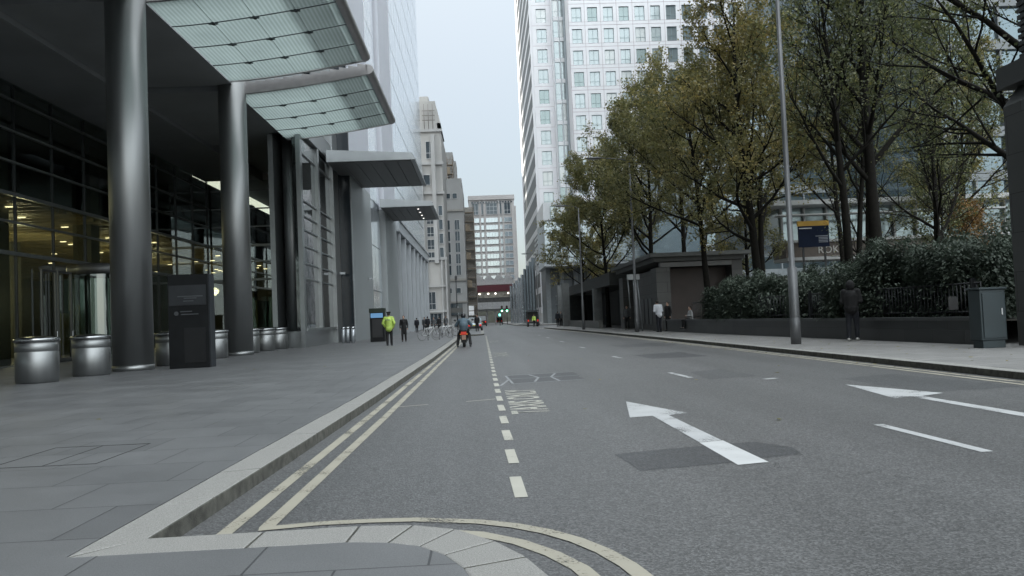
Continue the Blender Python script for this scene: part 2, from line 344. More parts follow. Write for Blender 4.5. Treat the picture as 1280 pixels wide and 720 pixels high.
sd = Vector((math.sin(SUN_AZ)*math.cos(SUN_EL), math.cos(SUN_AZ)*math.cos(SUN_EL), math.sin(SUN_EL)))
so.rotation_euler = sd.to_track_quat('Z', 'Y').to_euler(); so.location = (0, 0, 60)
sc.view_settings.view_transform = 'Standard'; sc.view_settings.look = 'None'; sc.view_settings.gamma = 1
sc.view_settings.exposure = 1.97
sc.cycles.use_denoising = True
sc.cycles.max_bounces = 7; sc.cycles.diffuse_bounces = 3; sc.cycles.glossy_bounces = 3; sc.cycles.transmission_bounces = 3; sc.cycles.transparent_max_bounces = 12
sc.cycles.caustics_reflective = False; sc.cycles.caustics_refractive = False

#--PART2--
# ------------------------------------------------------------------ ground, pavements, kerbs, paint
def sheet(name, poly, z, mat, kind='structure'):
    mb = MB(); mb.add([(x, y, z) for x, y in poly], [tuple(range(len(poly)))])
    o = mb.build(name, mat, kind=kind)
    return o
sheet('road', [(-900,-600),(900,-600),(900,2200),(-900,2200)], 0, asphalt)

def resample(p, step):
    out = []
    for (a, b) in zip(p[:-1], p[1:]):
        a = Vector(a); b = Vector(b); n = max(1, round((b-a).length/step))
        for i in range(n): out.append(tuple(a.lerp(b, i/n)))
    out.append(tuple(p[-1])); return out
def kerb(front, back, z1=.12, stone=.95, mat=None):
    """Matching front/back polylines -> separate stones with open joints, one structure mesh."""
    mb = MB()
    for i in range(len(front)-1):
        f0, f1, b0, b1 = [Vector((*p, 0)) for p in (front[i], front[i+1], back[i], back[i+1])]
        n = max(1, round((f1-f0).length/stone)); g = .0035/max((f1-f0).length/n, .05)
        for k in range(n):
            t0, t1 = (k+g)/n, (k+1-g)/n
            q = [f0.lerp(f1, t0), f0.lerp(f1, t1), b0.lerp(b1, t1), b0.lerp(b1, t0)]
            zt = z1 + random.uniform(-.002, .002); n0 = len(mb.f)
            mb.add([(p.x, p.y, -.05) for p in q]+[(p.x, p.y, zt) for p in q], [(4,5,6,7),(1,2,6,5),(2,3,7,6),(3,0,4,7),(0,1,5,4)], False)
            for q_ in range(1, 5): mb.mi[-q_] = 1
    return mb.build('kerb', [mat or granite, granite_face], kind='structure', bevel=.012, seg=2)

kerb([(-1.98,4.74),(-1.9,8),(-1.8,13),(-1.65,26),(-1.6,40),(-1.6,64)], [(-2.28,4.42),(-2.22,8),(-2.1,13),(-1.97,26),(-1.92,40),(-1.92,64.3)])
outer = [(-1.98,4.74),(-1.32,4.76),(-.77,4.78),(-.45,4.74),(-.2,4.60),(.02,4.31),(.17,4.0),(.27,3.65),(.35,3.1),(.38,2.5),(.38,-10)]
inner = [(-2.28,4.40),(-1.33,4.42),(-.79,4.43),(-.56,4.38),(-.38,4.28),(-.24,4.10),(-.14,3.87),(-.06,3.55),(-.01,3.05),(.02,2.5),(.02,-10)]
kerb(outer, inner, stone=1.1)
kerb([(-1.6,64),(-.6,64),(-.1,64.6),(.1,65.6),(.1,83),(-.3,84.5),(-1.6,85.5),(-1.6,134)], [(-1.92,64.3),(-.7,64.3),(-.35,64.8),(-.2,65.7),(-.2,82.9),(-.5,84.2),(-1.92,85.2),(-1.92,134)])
mb = MB()
mb.prism([(-1.92,64.3),(-1.97,26),(-2.1,13),(-2.22,8),(-2.28,4.42)] + inner[1:] + [(-70,-10),(-70,134),(-1.92,134),(-1.92,85.2),(-.5,84.2),(-.2,82.9),(-.2,65.7),(-.35,64.8),(-.7,64.3)], -.05, .12)
mb.build('pavement', slabs, kind='structure')
rk_f = [(8.40,-10),(8.40,20),(8.32,32),(8.0,50),(7.5,68),(7.05,80),(6.8,88),(7.0,91),(7.8,94),(9.5,96),(12,97),(60,97)]
rk_b = [(8.70,-10),(8.70,20),(8.62,32),(8.3,50),(7.8,68),(7.35,80),(7.12,88),(7.3,90.8),(8.0,93.6),(9.6,95.7),(12,96.7),(60,96.7)]
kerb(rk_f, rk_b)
MB().prism(rk_b + [(60,-10)], -.05, .12).build('pavement', slabs_r, kind='structure')
fr = [(5.3,260),(5.3,150),(5.5,127),(6.2,123),(9,121),(70,120.5)]
fb = [(5.6,260),(5.6,150),(5.8,127.2),(6.4,123.4),(9,121.4),(70,120.9)]
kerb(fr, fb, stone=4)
MB().prism(fb + [(70,260)], -.05, .12).build('pavement', slabs_r, kind='structure')
fl = [(-70,147),(-3.4,147),(-2.6,148),(-2.3,150),(-2.3,260)]
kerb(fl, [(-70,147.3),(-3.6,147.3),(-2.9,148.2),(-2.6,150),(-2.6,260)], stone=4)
MB().prism([(-70,147.3),(-3.6,147.3),(-2.9,148.2),(-2.6,150),(-2.6,260),(-70,260)], -.05, .12).build('pavement', slabs_r, kind='structure')

def line(mb, pts, wd, z):
    """A painted ribbon along a polyline."""
    P = [Vector((*p, 0)) for p in pts]; vs = []
    for i, p in enumerate(P):
        d = (P[min(i+1, len(P)-1)]-P[max(i-1, 0)]).normalized(); nrm = Vector((-d.y, d.x, 0))*(wd/2)
        vs += [(p.x+nrm.x, p.y+nrm.y, z), (p.x-nrm.x, p.y-nrm.y, z)]
    mb.add(vs, [(2*i, 2*i+1, 2*i+3, 2*i+2) for i in range(len(P)-1)], False)
ZP = .0045
mb = MB()
line(mb, [(-1.70,4.79),(-1.64,11),(-1.5,36),(-1.44,50),(-1.44,63)], .10, ZP)
line(mb, [(-1.46,5.33),(-1.40,11),(-1.28,41),(-1.22,50),(-1.22,63)], .10, ZP)
line(mb, [(-1.50,5.29),(-1.12,5.36),(-.80,5.36),(-.49,5.33),(-.07,5.19),(.15,5.05),(.34,4.87),(.49,4.66),(.61,4.42),(.70,4.15),(.77,3.8),(.84,3.3),(.88,2.8),(.9,-10)], .10, ZP+.001)
line(mb, [(-1.6,5.08),(-.8,5.10),(-.4,5.04),(-.07,4.90),(.16,4.68),(.33,4.42),(.45,4.15),(.53,3.8),(.6,3.3),(.64,2.8),(.66,-10)], .10, ZP)
for off in (-.24, -.47):
    line(mb, [(x+off, y) for x, y in rk_f[:8]], .10, ZP)
mb.build('double_yellow_line', yellow, kind='structure')
mb = MB()
k = 0
while 5.83 + 1.37*k < 63:
    y = 5.83+1.37*k; line(mb, [(.23, y), (.215, y+.76)], .095, ZP); k += 1
line(mb, [(-1.36,12.45),(-.9,12.62)], .05, ZP); line(mb, [(-.31,12.8),(.16,13.0)], .05, ZP)
line(mb, [(-1.3,25.9),(-.85,26.0)], .05, ZP)
mb.build('bay_marking', faded if False else mat_paint('cream_paint', (.50,.485,.42), .45), kind='structure')
mb = MB()
for a, b in ((6.66,8.43),(15.4,16.9),(23.1,24.3),(31.2,32.6),(39.5,41),(48,49.5),(56,57.5)):
    line(mb, [(4.22 if a < 10 else 3.98, a), (4.17 if a < 10 else 3.92, b)], .11, ZP)
line(mb, [(5.05,14.35),(5.3,14.45)], .14, ZP)
mb.build('lane_marking', white, kind='structure')
def arrow(tail, neck, wings, tip, wd):
    mb = MB()
    tq = .36; wt_ = wd*(.5-.14*tq); mx_ = tail[0]+(neck[0]-tail[0])*tq; my_ = tail[1]+(neck[1]-tail[1])*tq
    mb.cur = 1; mb.add([(tail[0]-wd/2, tail[1], ZP), (tail[0]+wd/2, tail[1]+.06, ZP), (mx_+wt_, my_+.05, ZP), (mx_-wt_, my_-.02, ZP)], [(0,1,2,3)], False); mb.cur = 0
    wt_ *= .94; mb.add([(mx_-wt_, my_-.005, ZP), (mx_+wt_, my_+.06, ZP), (neck[0]+wd*.36, neck[1], ZP), (neck[0]-wd*.36, neck[1], ZP)], [(0,1,2,3)], False)
    mb.add([(wings[0][0], wings[0][1], ZP), (neck[0]-wd*.36, neck[1], ZP), (neck[0]+wd*.36, neck[1], ZP), (wings[1][0], wings[1][1], ZP), (tip[0], tip[1], ZP)], [(0,1,4),(1,2,4),(2,3,4)], False)
    return mb.build('lane_arrow', [white, _m.get('fresh_white_paint') or mat_paint('fresh_white_paint', (.62,.63,.63), .36)], kind='structure')
arrow((2.21,6.62), (2.18,10.0), ((1.78,9.93),(2.55,10.12)), (2.06,11.75), .28)
arrow((5.95,6.2), (5.86,10.75), ((5.50,10.62),(6.38,10.98)), (5.80,12.75), .24)
# resurfaced patches
def rough_poly(pts, amp=.03, step=.25):
    out = []
    n = len(pts)
    for i in range(n):
        a = Vector(pts[i]); b = Vector(pts[(i+1) % n]); m = max(1, int((b-a).length/step))
        for k in range(m):
            p = a.lerp(b, k/m); out.append((p.x+random.uniform(-amp, amp), p.y+random.uniform(-amp, amp)))
    return out
sheet('road_patch', rough_poly([(1.17,7.42),(1.25,6.6),(2.10,6.75),(2.75,7.0),(2.80,7.32),(2.6,7.72),(1.9,7.62)], .015), .002, asphalt_dark)
sheet('road_patch', rough_poly([(4.3,16.8),(5.14,17.3),(5.2,15.1),(4.2,14.85)], .03), .002, asphalt_mid)
sheet('road_patch', rough_poly([(6.2,13.8),(7.4,14.3),(7.75,11.3),(6.3,11.25)], .04), .002, asphalt_mid)
sheet('road_patch', rough_poly([(4.6,24.6),(6.2,25.2),(6.3,22.3),(4.7,22.2)], .04), .002, asphalt_dark)
sheet('road_patch', rough_poly([(5.2,33),(7.4,33.6),(7.5,30.5),(5.3,30.2)], .05), .002, asphalt_mid)
sheet('road_patch', rough_poly([(.47,18.1),(2.05,18.4),(2.0,16.2),(.52,15.85)], .03), .002, asphalt_dark)
mb = MB()
for pts in ([(.5,17.1),(2.02,17.3)], [(.55,15.9),(.47,18.1)], [(1.0,16.1),(1.15,17.2),(1.0,18.1)], [(1.5,16.1),(1.42,17.2),(1.6,18.2)], [(.5,18.15),(2.05,18.45)], [(.55,15.85),(2.0,16.18)], [(.3,15.5),(.5,16.9)]):
    line(mb, rough_poly(pts, .03, .2)[:-1] if False else pts, .05, .0035)
mb.build('patch_seam', mat_paint('seam_line', (.30,.31,.32), .42), kind='structure')
# writing on the road, read from the carriageway
def text_mesh(body, size, font_off=0.0, extrude=0.0, space=1.0, align='LEFT'):
    cu = bpy.data.curves.new('t', 'FONT'); cu.body = body; cu.size = size; cu.extrude = extrude; cu.space_character = space; cu.offset = font_off; cu.align_x = align
    cu.resolution_u = 3
    o = bpy.data.objects.new('t', cu); col.objects.link(o)
    dg = bpy.context.evaluated_depsgraph_get(); me = bpy.data.meshes.new_from_object(o.evaluated_get(dg)); bpy.data.objects.remove(o)
    return me
def place_text(name, body, size, mat, mtx, parent=None, kind=None, **kw):
    me = text_mesh(body, size, **kw); me.transform(mtx); me.materials.clear(); me.materials.append(mat)
    if parent is not None:
        wv = wloc(parent); me.transform(Matrix.Translation(-wv))
    o = link_mesh(name, me, parent)
    if kind: o['kind'] = kind
    return o
for y0 in (10.85, 27.2, 44.0):
    m = Matrix.Translation((.86, y0, ZP)) @ Matrix(((0,-1,0,0),(1,0,0,0),(0,0,1,0),(0,0,0,1))) @ Matrix.Diagonal((.93,1.08,1,1))
    place_text('road_lettering', 'TAXIS ONLY', .68, faded if y0 > 20 else mat_paint('lettering_paint', (.50,.49,.43), .47) if 'lettering_paint' not in _m else _m['lettering_paint'], m, kind='structure', font_off=.012)
# inspection cover let into the left pavement
mb = MB()
for (x0,y0,x1,y1) in ((-4.6,7.55,-3.6,7.565),(-4.6,8.75,-3.6,8.765),(-4.6,7.565,-4.588,8.75),(-3.612,7.565,-3.6,8.75),(-4.1,7.565,-4.09,8.75)):
    mb.box(x0,y0,.1205,x1,y1,.123)
mb.build('paving_joint', M('joint_dark', (.03,.03,.03), .8), kind='structure')

# ------------------------------------------------------------------ left: lobby tower with steel columns
glassA = mat_seeglass('lobby_glass', (.50,.58,.53), 1.8, fmul=2.2)
tower = thing('office_tower', 'glass fronted office tower standing on tall round steel columns above the lobby', 'office building', (-20, 30, .12))
mb = MB(); mb.box(-58,-260,12.9,-10.9,51,135); mb.box(-58,51,12.9,-12.0,60,135)  # tower mass stretched and raised out of view to block the sun
mb.build('upper_wall', dark_soffit, tower)
mb = MB()
for y0, y1 in ((-60,15.4),(16.4,25.9),(26.9,36.5),(37.5,48.6)):
    mb.box(-15.9,y0,12.45,-10.95,y1,12.9)
mb.box(-16.2,-60,12.25,-15.95,60,12.9)
mb.box(-20.2,-60,12.38,-16.25,60,12.9)
for y in (15.9,26.4,37.0): mb.box(-15.9,y-.45,12.7,-10.95,y+.45,12.89)
mb.build('soffit', dark_soffit, tower)
for y in (26.4, 37.0):
    for x in (-12.2,-13.2,-14.2,-15.2):
        MB().lathe((x, y-.2, 12.66), [(.11,0),(.11,.035)], 12).build('downlight', M('lamp_rim', (.5,.5,.48), .3, .5), tower)
for y in (15.6, 26.4, 37.0, 47.4):
    mb = MB(); r = .62 if y < 45 else .45
    cxx = {15.6:-11.5, 26.4:-11.33, 37.0:-11.12}.get(y, -10.98)
    mb.lathe((cxx, y, 0), [(r,.30),(r,13.2)], 64); mb.lathe((cxx, y, 0), [(r*1.015,.12),(r*1.015,.295)], 48)
    mb.build('column', steel, tower)
# canopy: wing section rising outwards
def canz(x):
    t = min(1, max(0, (-10.9-x)/-6.2)); return 12.45+.80*t**1.4
frit = mat_frit('fritted_glass')
canz0 = canz
for cy0, cy1, dz in ((15.9,26.0,.12),(26.9,36.1,0),(37.0,46.6,-.28)):
    canz = lambda x, dz=dz: canz0(x)+dz
    xs = [-10.9+6.0*i/14 for i in range(15)]
    fr_ = MB()
    for y in (cy0, cy1-.12):      # end fascias following the section
        for a, b in zip(xs[:-1], xs[1:]):
            fr_.add([(a,y,canz(a)-.03),(b,y,canz(b)-.03),(b,y+.12,canz(b)-.03),(a,y+.12,canz(a)-.03),(a,y,canz(a)+.55),(b,y,canz(b)+.5-.1*(b+10.9)/6),(b,y+.12,canz(b)+.5-.1*(b+10.9)/6),(a,y+.12,canz(a)+.55)],
                    [(0,3,2,1),(4,5,6,7),(0,1,5,4),(1,2,6,5),(2,3,7,6),(3,0,4,7)], False)
    prof = [(-4.9+.30*math.sin(a), canz(-4.9)+.20+.24*math.cos(a)) for a in [math.pi*k/10 for k in range(11)]]
    prof = [(-4.95,p[1]) if i in (0,) else p for i, p in enumerate(prof)]
    pv = [(p[0], cy0, p[1]) for p in prof]+[(p[0], cy1, p[1]) for p in prof]; n = len(prof)
    fr_.add(pv, [(i, i+1, n+i+1, n+i) for i in range(n-1)], True)
    fr_.add(pv, [tuple(range(n)), tuple(range(2*n-1, n-1, -1))], False)
    fr_.add(pv, [(0, n, 2*n-1, n-1)], False)
    can = fr_.build('canopy', alu if False else M('bronzed_steel', (.42,.41,.41), .36, .7, var=.08), tower)
    gl = MB(); NY = 4
    for j in range(NY):
        ya = cy0+.12+(cy1-cy0-.24)*j/NY; yb = cy0+.12+(cy1-cy0-.24)*(j+1)/NY
        for i in range(0, 14):
            a, b = xs[i], xs[i+1]
            gl.add([(a,ya+.02,canz(a)),(b,ya+.02,canz(b)),(b,yb-.02,canz(b)),(a,yb-.02,canz(a))], [(0,1,2,3)], True)
    gl.build('glass_panel', frit, can)
    ba = MB()
    for j in range(1, NY):
        y = cy0+.12+(cy1-cy0-.24)*j/NY
        for a, b in zip(xs[:-1], xs[1:]): ba.tube([(a,y,canz(a)-.015),(b,y,canz(b)-.015)], .022, 5, False)
        for x in [-10.9+1.5*q for q in (1,2,3)]:
            ba.obox((x, y, canz(x)-.05), (.34,.09,.05)); ba.obox((x, y, canz(x)-.05), (.09,.24,.05))
    for q in (1,2,3): 
        x = -10.9+1.5*q; ba.tube([(x,cy0,canz(x)-.01),(x,cy1,canz(x)-.01)], .009, 4, False)
    ba.build('glazing_bar', black if False else M('bar_grey', (.10,.115,.12), .4, .6), can)
    lo = MB()
    for k in range(int((cy1-cy0)/.22)):
        y = cy0+.2+.22*k; lo.box(-6.6,y,canz(-6)+.14,-5.2,y+.09,canz(-6)+.2)
    lo.build('louvre', alu, can)
# recessed glazed front
gf = MB()
gf.quad((-20,-40,.12),(-20,60,.12),(-20,60,12.38),(-20,-40,12.38)); gf.quad((-20,60,.12),(-11.6,60,.12),(-11.6,60,12.38),(-20,60,12.38))
gfo = gf.build('glass_front', glassA, tower)
mu = MB()
for z in (.12, 4.95, 6.3, 7.5, 8.9, 10.25, 11.6):
    h = .16 if z in (4.95, 7.5) else .09
    mu.box(-20.0,-40,z-h/2,-19.86,59.8,z+h/2); mu.box(-19.8,59.86,z-h/2,-11.6,60,z+h/2)
mu.build('mullion', M('mullion_grey', (.26,.28,.28), .35, .6), gfo)
mu = MB(); y = -38
while y < 59.6: mu.box(-20.05,y-.025,.2,-19.93,y+.025,12.3); y += 3.05
for x in (-17.2,-14.4): mu.box(x-.04,59.9,.2,x+.04,60.06,12.3)
mu.build('upright', M('upright_dark', (.05,.055,.055), .4, .5), gfo)
inn = MB()
inn.box(-48,-40,-.02,-20.2,90,.118)
inn.build('lobby_floor', M('lobby_floor_stone', (.12,.12,.11), .25, var=.1, scale=.5), tower)
inn = MB(); inn.box(-48.4,-40,0,-48,90,12.3); inn.box(-48,89.6,0,-12,90,12.3); inn.box(-12.2,60.2,0,-12,89.6,12.3)
inn.box(-48,-40,12.0,-20.2,90,12.3); inn.box(-48,-40.3,0,-20.2,-40,12.3)
inn.build('lobby_back_wall', dark_in, tower)
# warm slatted lobby ceiling
gold = M('gold_slat', (.36,.31,.18), .45, .1, var=.35, scale=1.2)
ce = MB(); ce.box(-47.9,-39,7.62,-20.6,89,7.75)
yy = -39
while yy < 89:
    ce.box(-47.9,yy,7.45+.05*math.sin(yy*1.7),-20.6,yy+.22,7.6); yy += .75
ce.build('lobby_ceiling', gold, tower)
for x, y in ((-27,28),(-27,38),(-27,48),(-26,58),(-28,70),(-34,44)):
    ld = bpy.data.lights.new('lobby_lamp', 'POINT'); ld.energy = 75; ld.color = (1,.82,.48); ld.shadow_soft_size = .4
    lo_ = bpy.data.objects.new('lobby_lamp', ld); col.objects.link(lo_); lo_.location = (x, y, 5.2)
lampm = mat_emit('warm_lamp', (1,.80,.45), 1.1); rnd = random.Random(5)
for i in range(80):
    x = -21.5-rnd.random()*18; y = 24+rnd.random()*62
    MB().box(x,y,7.36,x+.35,y+.12,7.40).build('ceiling_light', lampm, tower)
inn = MB()
for x, y in ((-22.2,37.2),(-22.2,30),(-22.2,46),(-24,56),(-30,42),(-30,52),(-36,60),(-28,66),(-20,70)): inn.box(x-.5,y-.5,.12,x+.5,y+.5,12)
inn.build('lobby_pillar', dark_in, tower, kind=None)
pn = MB()
for x,y0,y1,h in ((-30,34,39,3.2),(-33,44,50,3),(-27,52,56,2.8),(-38,28,33,3.4),(-17.5,62.5,66,3.5)): pn.box(x,y0,.12,x+.2,y1,h)
pn.build('lobby_screen', M('olive_panel', (.16,.18,.08), .5, var=.2), tower)
# revolving door and side doors
dm = M('door_steel', (.17,.175,.175), .42, .8)
dr = MB(); cx, cy = -19.3, 42.0
dr.lathe((cx,cy,0), [(1.75,4.35),(1.8,4.38),(1.8,4.85),(1.75,4.88)], 40)
rd = dr.build('revolving_door', dm, tower)
g = MB()
for a0, a1 in ((40,140),(220,320)):
    pts = [(cx+1.7*math.cos(R(a0+(a1-a0)*i/10)), cy+1.7*math.sin(R(a0+(a1-a0)*i/10))) for i in range(11)]
    for p, q in zip(pts[:-1], pts[1:]): g.quad((p[0],p[1],.2),(q[0],q[1],.2),(q[0],q[1],4.35),(p[0],p[1],4.35))
for a in (20,110,200,290):
    g.quad((cx,cy,.2),(cx+1.6*math.cos(R(a)),cy+1.6*math.sin(R(a)),.2),(cx+1.6*math.cos(R(a)),cy+1.6*math.sin(R(a)),4.3),(cx,cy,4.3))
g.build('door_wing', glassA, rd)
g = MB(); g.lathe((cx,cy,0), [(.05,.2),(.05,4.3)], 10)
for a in (40,140,220,320): g.lathe((cx+1.72*math.cos(R(a)), cy+1.72*math.sin(R(a)),0), [(.05,.2),(.05,4.36)], 10)
for a in (20,110,200,290): g.obox((cx+.8*math.cos(R(a)), cy+.8*math.sin(R(a)), 1.15), (1.5,.03,.05), R(a))
g.build('door_post', dm, rd)
for y in (36.8, 38.2):
    g = MB(); g.box(-19.84,y,.15,-19.76,y+.08,4.4); g.box(-19.84,y+1.15,.15,-19.76,y+1.23,4.4); g.box(-19.84,y+.08,4.3,-19.76,y+1.15,4.4); g.box(-19.84,y+.08,.15,-19.76,y+1.15,.3)
    d = g.build('lobby_door', dm, tower); MB().tube([(-19.7,y+1.02,.9),(-19.66,y+1.02,.95),(-19.66,y+1.02,1.55),(-19.7,y+1.02,1.6)], .018, 8).build('handle', chrome, d)
# red stand inside the glass at far left
st = thing('advertising_stand', 'red and black freestanding notice stand behind the lobby glass', 'stand', (-21.2,33.6,.12))
MB().box(-21.5,33.3,.12,-20.9,33.4,1.25).build('lower_panel', M('red_panel', (.30,.02,.03), .5), st); MB().box(-21.5,33.3,1.25,-20.9,33.4,2.3).build('upper_panel', black, st)

# ------------------------------------------------------------------ left: glazed bay, pale curtain wall tower, flat canopies, colonnade
bay = thing('glazed_bay', 'tall narrow bay of framed windows between the last steel column and pale tower', 'bay', (-10.5,51,.12))
bm_ = M('bay_frame', (.36,.38,.385), .3, .8, var=.06)
mb = MB()
mb.box(-10.2,45.4,.12,-9.95,45.9,12.4); mb.box(-11.2,55.0,.12,-9.85,56.9,24); mb.box(-11.6,45.9,.12,-10.15,55,1.05)
mb.box(-11.2,50.15,1.05,-9.9,50.5,12.42); mb.box(-11.6,45.9,12.45,-9.9,55,13.6)
mb.box(-11.9,46.0,.12,-11.62,59.9,12.4)
for z in (4.05,4.95,5.95,6.9,7.7,8.6,11.35): mb.box(-10.12,45.9,z-.035,-10.02,50.15,z+.035); mb.box(-10.12,50.5,z-.035,-10.02,55,z+.035)
mb.box(-10.2,45.9,1.05,-9.9,50.15,1.2); mb.box(-10.2,50.5,1.05,-9.9,55,1.2)
mb.build('bay_frame', bm_, bay)
bg_ = mat_mirrorglass('bay_glass', (.10,.11,.11), .04, .35, .8, .75)
g = MB(); g.box(-10.5,45.9,1.05,-10.12,50.15,12.4); g.box(-10.5,50.5,1.05,-10.12,55,12.4); g.build('bay_glazing', bg_, bay)

ct = thing('curtain_wall_tower', 'pale blue mirror glass tower with two flat entrance canopies', 'office building', (-15,90,.12))
pale = M('pale_pilaster', (.62,.64,.70), .4, .3, var=.04, scale=.5)
lowp = M('grey_pilaster', (.40,.43,.44), .45, .3, var=.06, scale=.5)
mirror = mat_mirrorglass('sky_mirror_glass', (.74,.80,.85), .16, .10, .35, .72)
mb = MB(); mb.box(-20,60.4,12.9,-12.3,135,125); mb.box(-20,91,.12,-12.3,135,12.898); mb.build('core_wall', pale, ct)  # unseen core; its base box is added to stop low sun
mb = MB(); mb.box(-12.2,57.3,12.15,-9.02,67.3,100); mb.box(-12.2,76.7,12.15,-8.95,86.5,100)
for z in range(16,100,4): pass
mb.build('upper_pilaster', pale, ct)
mb = MB(); mb.box(-12.2,57.3,.12,-9.0,67.3,12.1); mb.build('lower_pilaster', lowp, ct); MB().box(-12.2,76.7,.12,-8.9,86.5,12.1).build('lower_pilaster', lowp, ct)
dk = M('slot_glass', (.018,.024,.03), .12, 0, var=.1)
mb = MB(); mb.box(-12.2,56.95,.12,-9.05,57.28,100); mb.box(-12.2,75.6,.12,-9.6,76.6,100); mb.build('dark_slot', dk, ct)
# glass panes are one pattern with real joints
def pane_wall(x, y0, y1, z0, z1, py, pz, gap=.05, wob=.004):
    g = MB(); rr = random.Random(3)
    ny = max(1, round((y1-y0)/py)); nz = max(1, round((z1-z0)/pz))
    for j in range(ny):
        for k in range(nz):
            a, b = y0+(y1-y0)*j/ny+gap/2, y0+(y1-y0)*(j+1)/ny-gap/2; c, d = z0+(z1-z0)*k/nz+gap/2, z0+(z1-z0)*(k+1)/nz-gap/2
            o = [rr.uniform(-wob, wob) for _ in range(4)]
            g.quad((x+o[0],a,c),(x+o[1],b,c),(x+o[2],b,d),(x+o[3],a,d))
    return g
mb = MB(); mb.box(-12.2,67.4,.12,-9.35,75.5,100); mb.box(-12.2,86.6,12.6,-9.25,134.9,100); mb.build('joint_backing', M('joint_grey', (.30,.34,.37), .5), ct)
pane_wall(-9.3,67.4,75.5,.2,100,4.05,4.0,.07).build('glass_pane', mirror, ct)
pane_wall(-9.2,86.6,134.9,12.7,100,3.0,4.0,.10).build('curtain_glazing', mirror, ct)
mb = MB(); mb.box(-12.2,134.95,.12,-9.3,135.2,100); mb.build('end_wall', pale, ct)
# colonnade: fins carrying a pale beam
fin = M('colonnade_panel', (.50,.53,.56), .4, .4, var=.05, scale=.5)
mb = MB(); mb.box(-11.6,86.6,11.2,-8.6,134.9,12.3); mb.box(-8.75,86.6,12.32,-8.45,135,12.55); mb.build('colonnade_beam', M('colonnade_beam_metal', (.50,.53,.56), .4, .4), ct)
for i in range(8):
    y = 88.2+6.4*i
    MB().box(-11.6,y,.12,-8.7,y+.9,11.18).build('colonnade_fin', fin, ct)
mb = MB(); mb.box(-12.2,86.6,.12,-11.7,134.9,11.18); mb.build('colonnade_back_wall', M('back_grey', (.30,.33,.35), .5), ct)
for y0, y1, x1 in ((52.2,62.6,-4.0),(73.6,83.9,-4.1)):
    xi = -9.0 if y0 > 60 else -9.75
    mb = MB(); mb.box(xi,y0,11.95,x1,y1,12.1)
    mb.add([(xi,y0,12.1),(x1,y0,12.1),(x1,y1,12.1),(xi,y1,12.1),(xi,y0,12.75),(x1-.2,y0,12.4),(x1-.2,y1,12.4),(xi,y1,12.75)], [(4,5,6,7),(0,1,5,4),(1,2,6,5),(2,3,7,6),(3,0,4,7)], False)
    c_ = mb.build('canopy', alu, ct)
    s = MB()
    n = 6
    for k in range(n):
        a, b = xi+.1+(x1-xi-.35)*k/n, xi+.1+(x1-xi-.35)*(k+1)/n-.03
        s.box(a,y0+.2,11.90,b,y1-.2,11.945)
    s.build('soffit_panel', M('canopy_soffit', (.17,.175,.175), .5, .2, var=.1), c_)
    if y0 > 60:
        for k in range(4): MB().lathe((-5.6, y0+1.5+2.3*k, 11.87), [(.08,0),(.08,.028)], 10).build('spotlight', mat_emit('spot_lens', (1,.97,.9), .7) if 'spot_lens' not in _m else _m['spot_lens'], c_)
for y in (64.2, 58.2):
    l = thing('wall_light', 'small boxy grey wall light on the ' + ('dark glass edge' if y < 60 else 'broad grey pilaster'), 'light fitting', (-8.9 if y > 60 else -9.7, y if y > 60 else 55.9, 4.9))
    MB().box(l.location.x-.05,l.location.y-.15,4.8,l.location.x+.02,l.location.y+.15,5.0).build('bracket', alu, l); MB().box(l.location.x+.02,l.location.y-.12,4.82,l.location.x+.3,l.location.y+.12,4.96).build('lamp_body', alu_l, l)
#--PART3--
# ------------------------------------------------------------------ far buildings
stone = M('pale_stone', (.36,.365,.365), .75, var=.10, scale=.35, detail=6)
stone2 = M('cream_stone', (.38,.38,.37), .75, var=.10, scale=.3, detail=6)
stone_d = M('stone_band', (.33,.32,.30), .75, var=.12)
wing = mat_mirrorglass('dark_window_glass', (.055,.075,.09), .08, .15, .6, .4)
skyglass = mat_mirrorglass('pale_window_glass', (.36,.42,.45), .08, .15, .5, .8)
frame_w = M('white_frame', (.62,.63,.64), .5, var=.04)

def window_mesh(w, h, d=.12, nv=1, nh=1, glass=None, fm=None, bar=.06):
    """Window lying in the XZ plane facing -Y, origin at its centre."""
    mb = MB(); mb.cur = 0; mb.box(-w/2, 0, -h/2, w/2, .05, h/2); mb.cur = 1
    mb.box(-w/2, -d, -h/2, -w/2+bar, 0, h/2); mb.box(w/2-bar, -d, -h/2, w/2, 0, h/2)
    mb.box(-w/2+bar, -d, h/2-bar, w/2-bar, 0, h/2); mb.box(-w/2+bar, -d, -h/2, w/2-bar, 0, -h/2+bar)
    for i in range(nv):
        x = -w/2+w*(i+1)/(nv+1); mb.box(x-bar*.4, -d*.6, -h/2+bar, x+bar*.4, -.001, h/2-bar)
    for i in range(nh):
        z = -h/2+h*(i+1)/(nh+2) if nh == 1 else -h/2+h*(i+1)/(nh+1); mb.box(-w/2+bar, -d*.5, z-bar*.4, w/2-bar, -.002, z+bar*.4)
    return mb.mesh('window', [glass or wing, fm or frame_w])
def put_windows(parent, me, pts, rz=0, name='window'):
    w0 = wloc(parent); out = []
    for p in pts:
        o = link_mesh(name, me, parent, (p[0]-w0.x, p[1]-w0.y, p[2]-w0.z)); o.rotation_euler = (0, 0, rz); out.append(o)
    return out

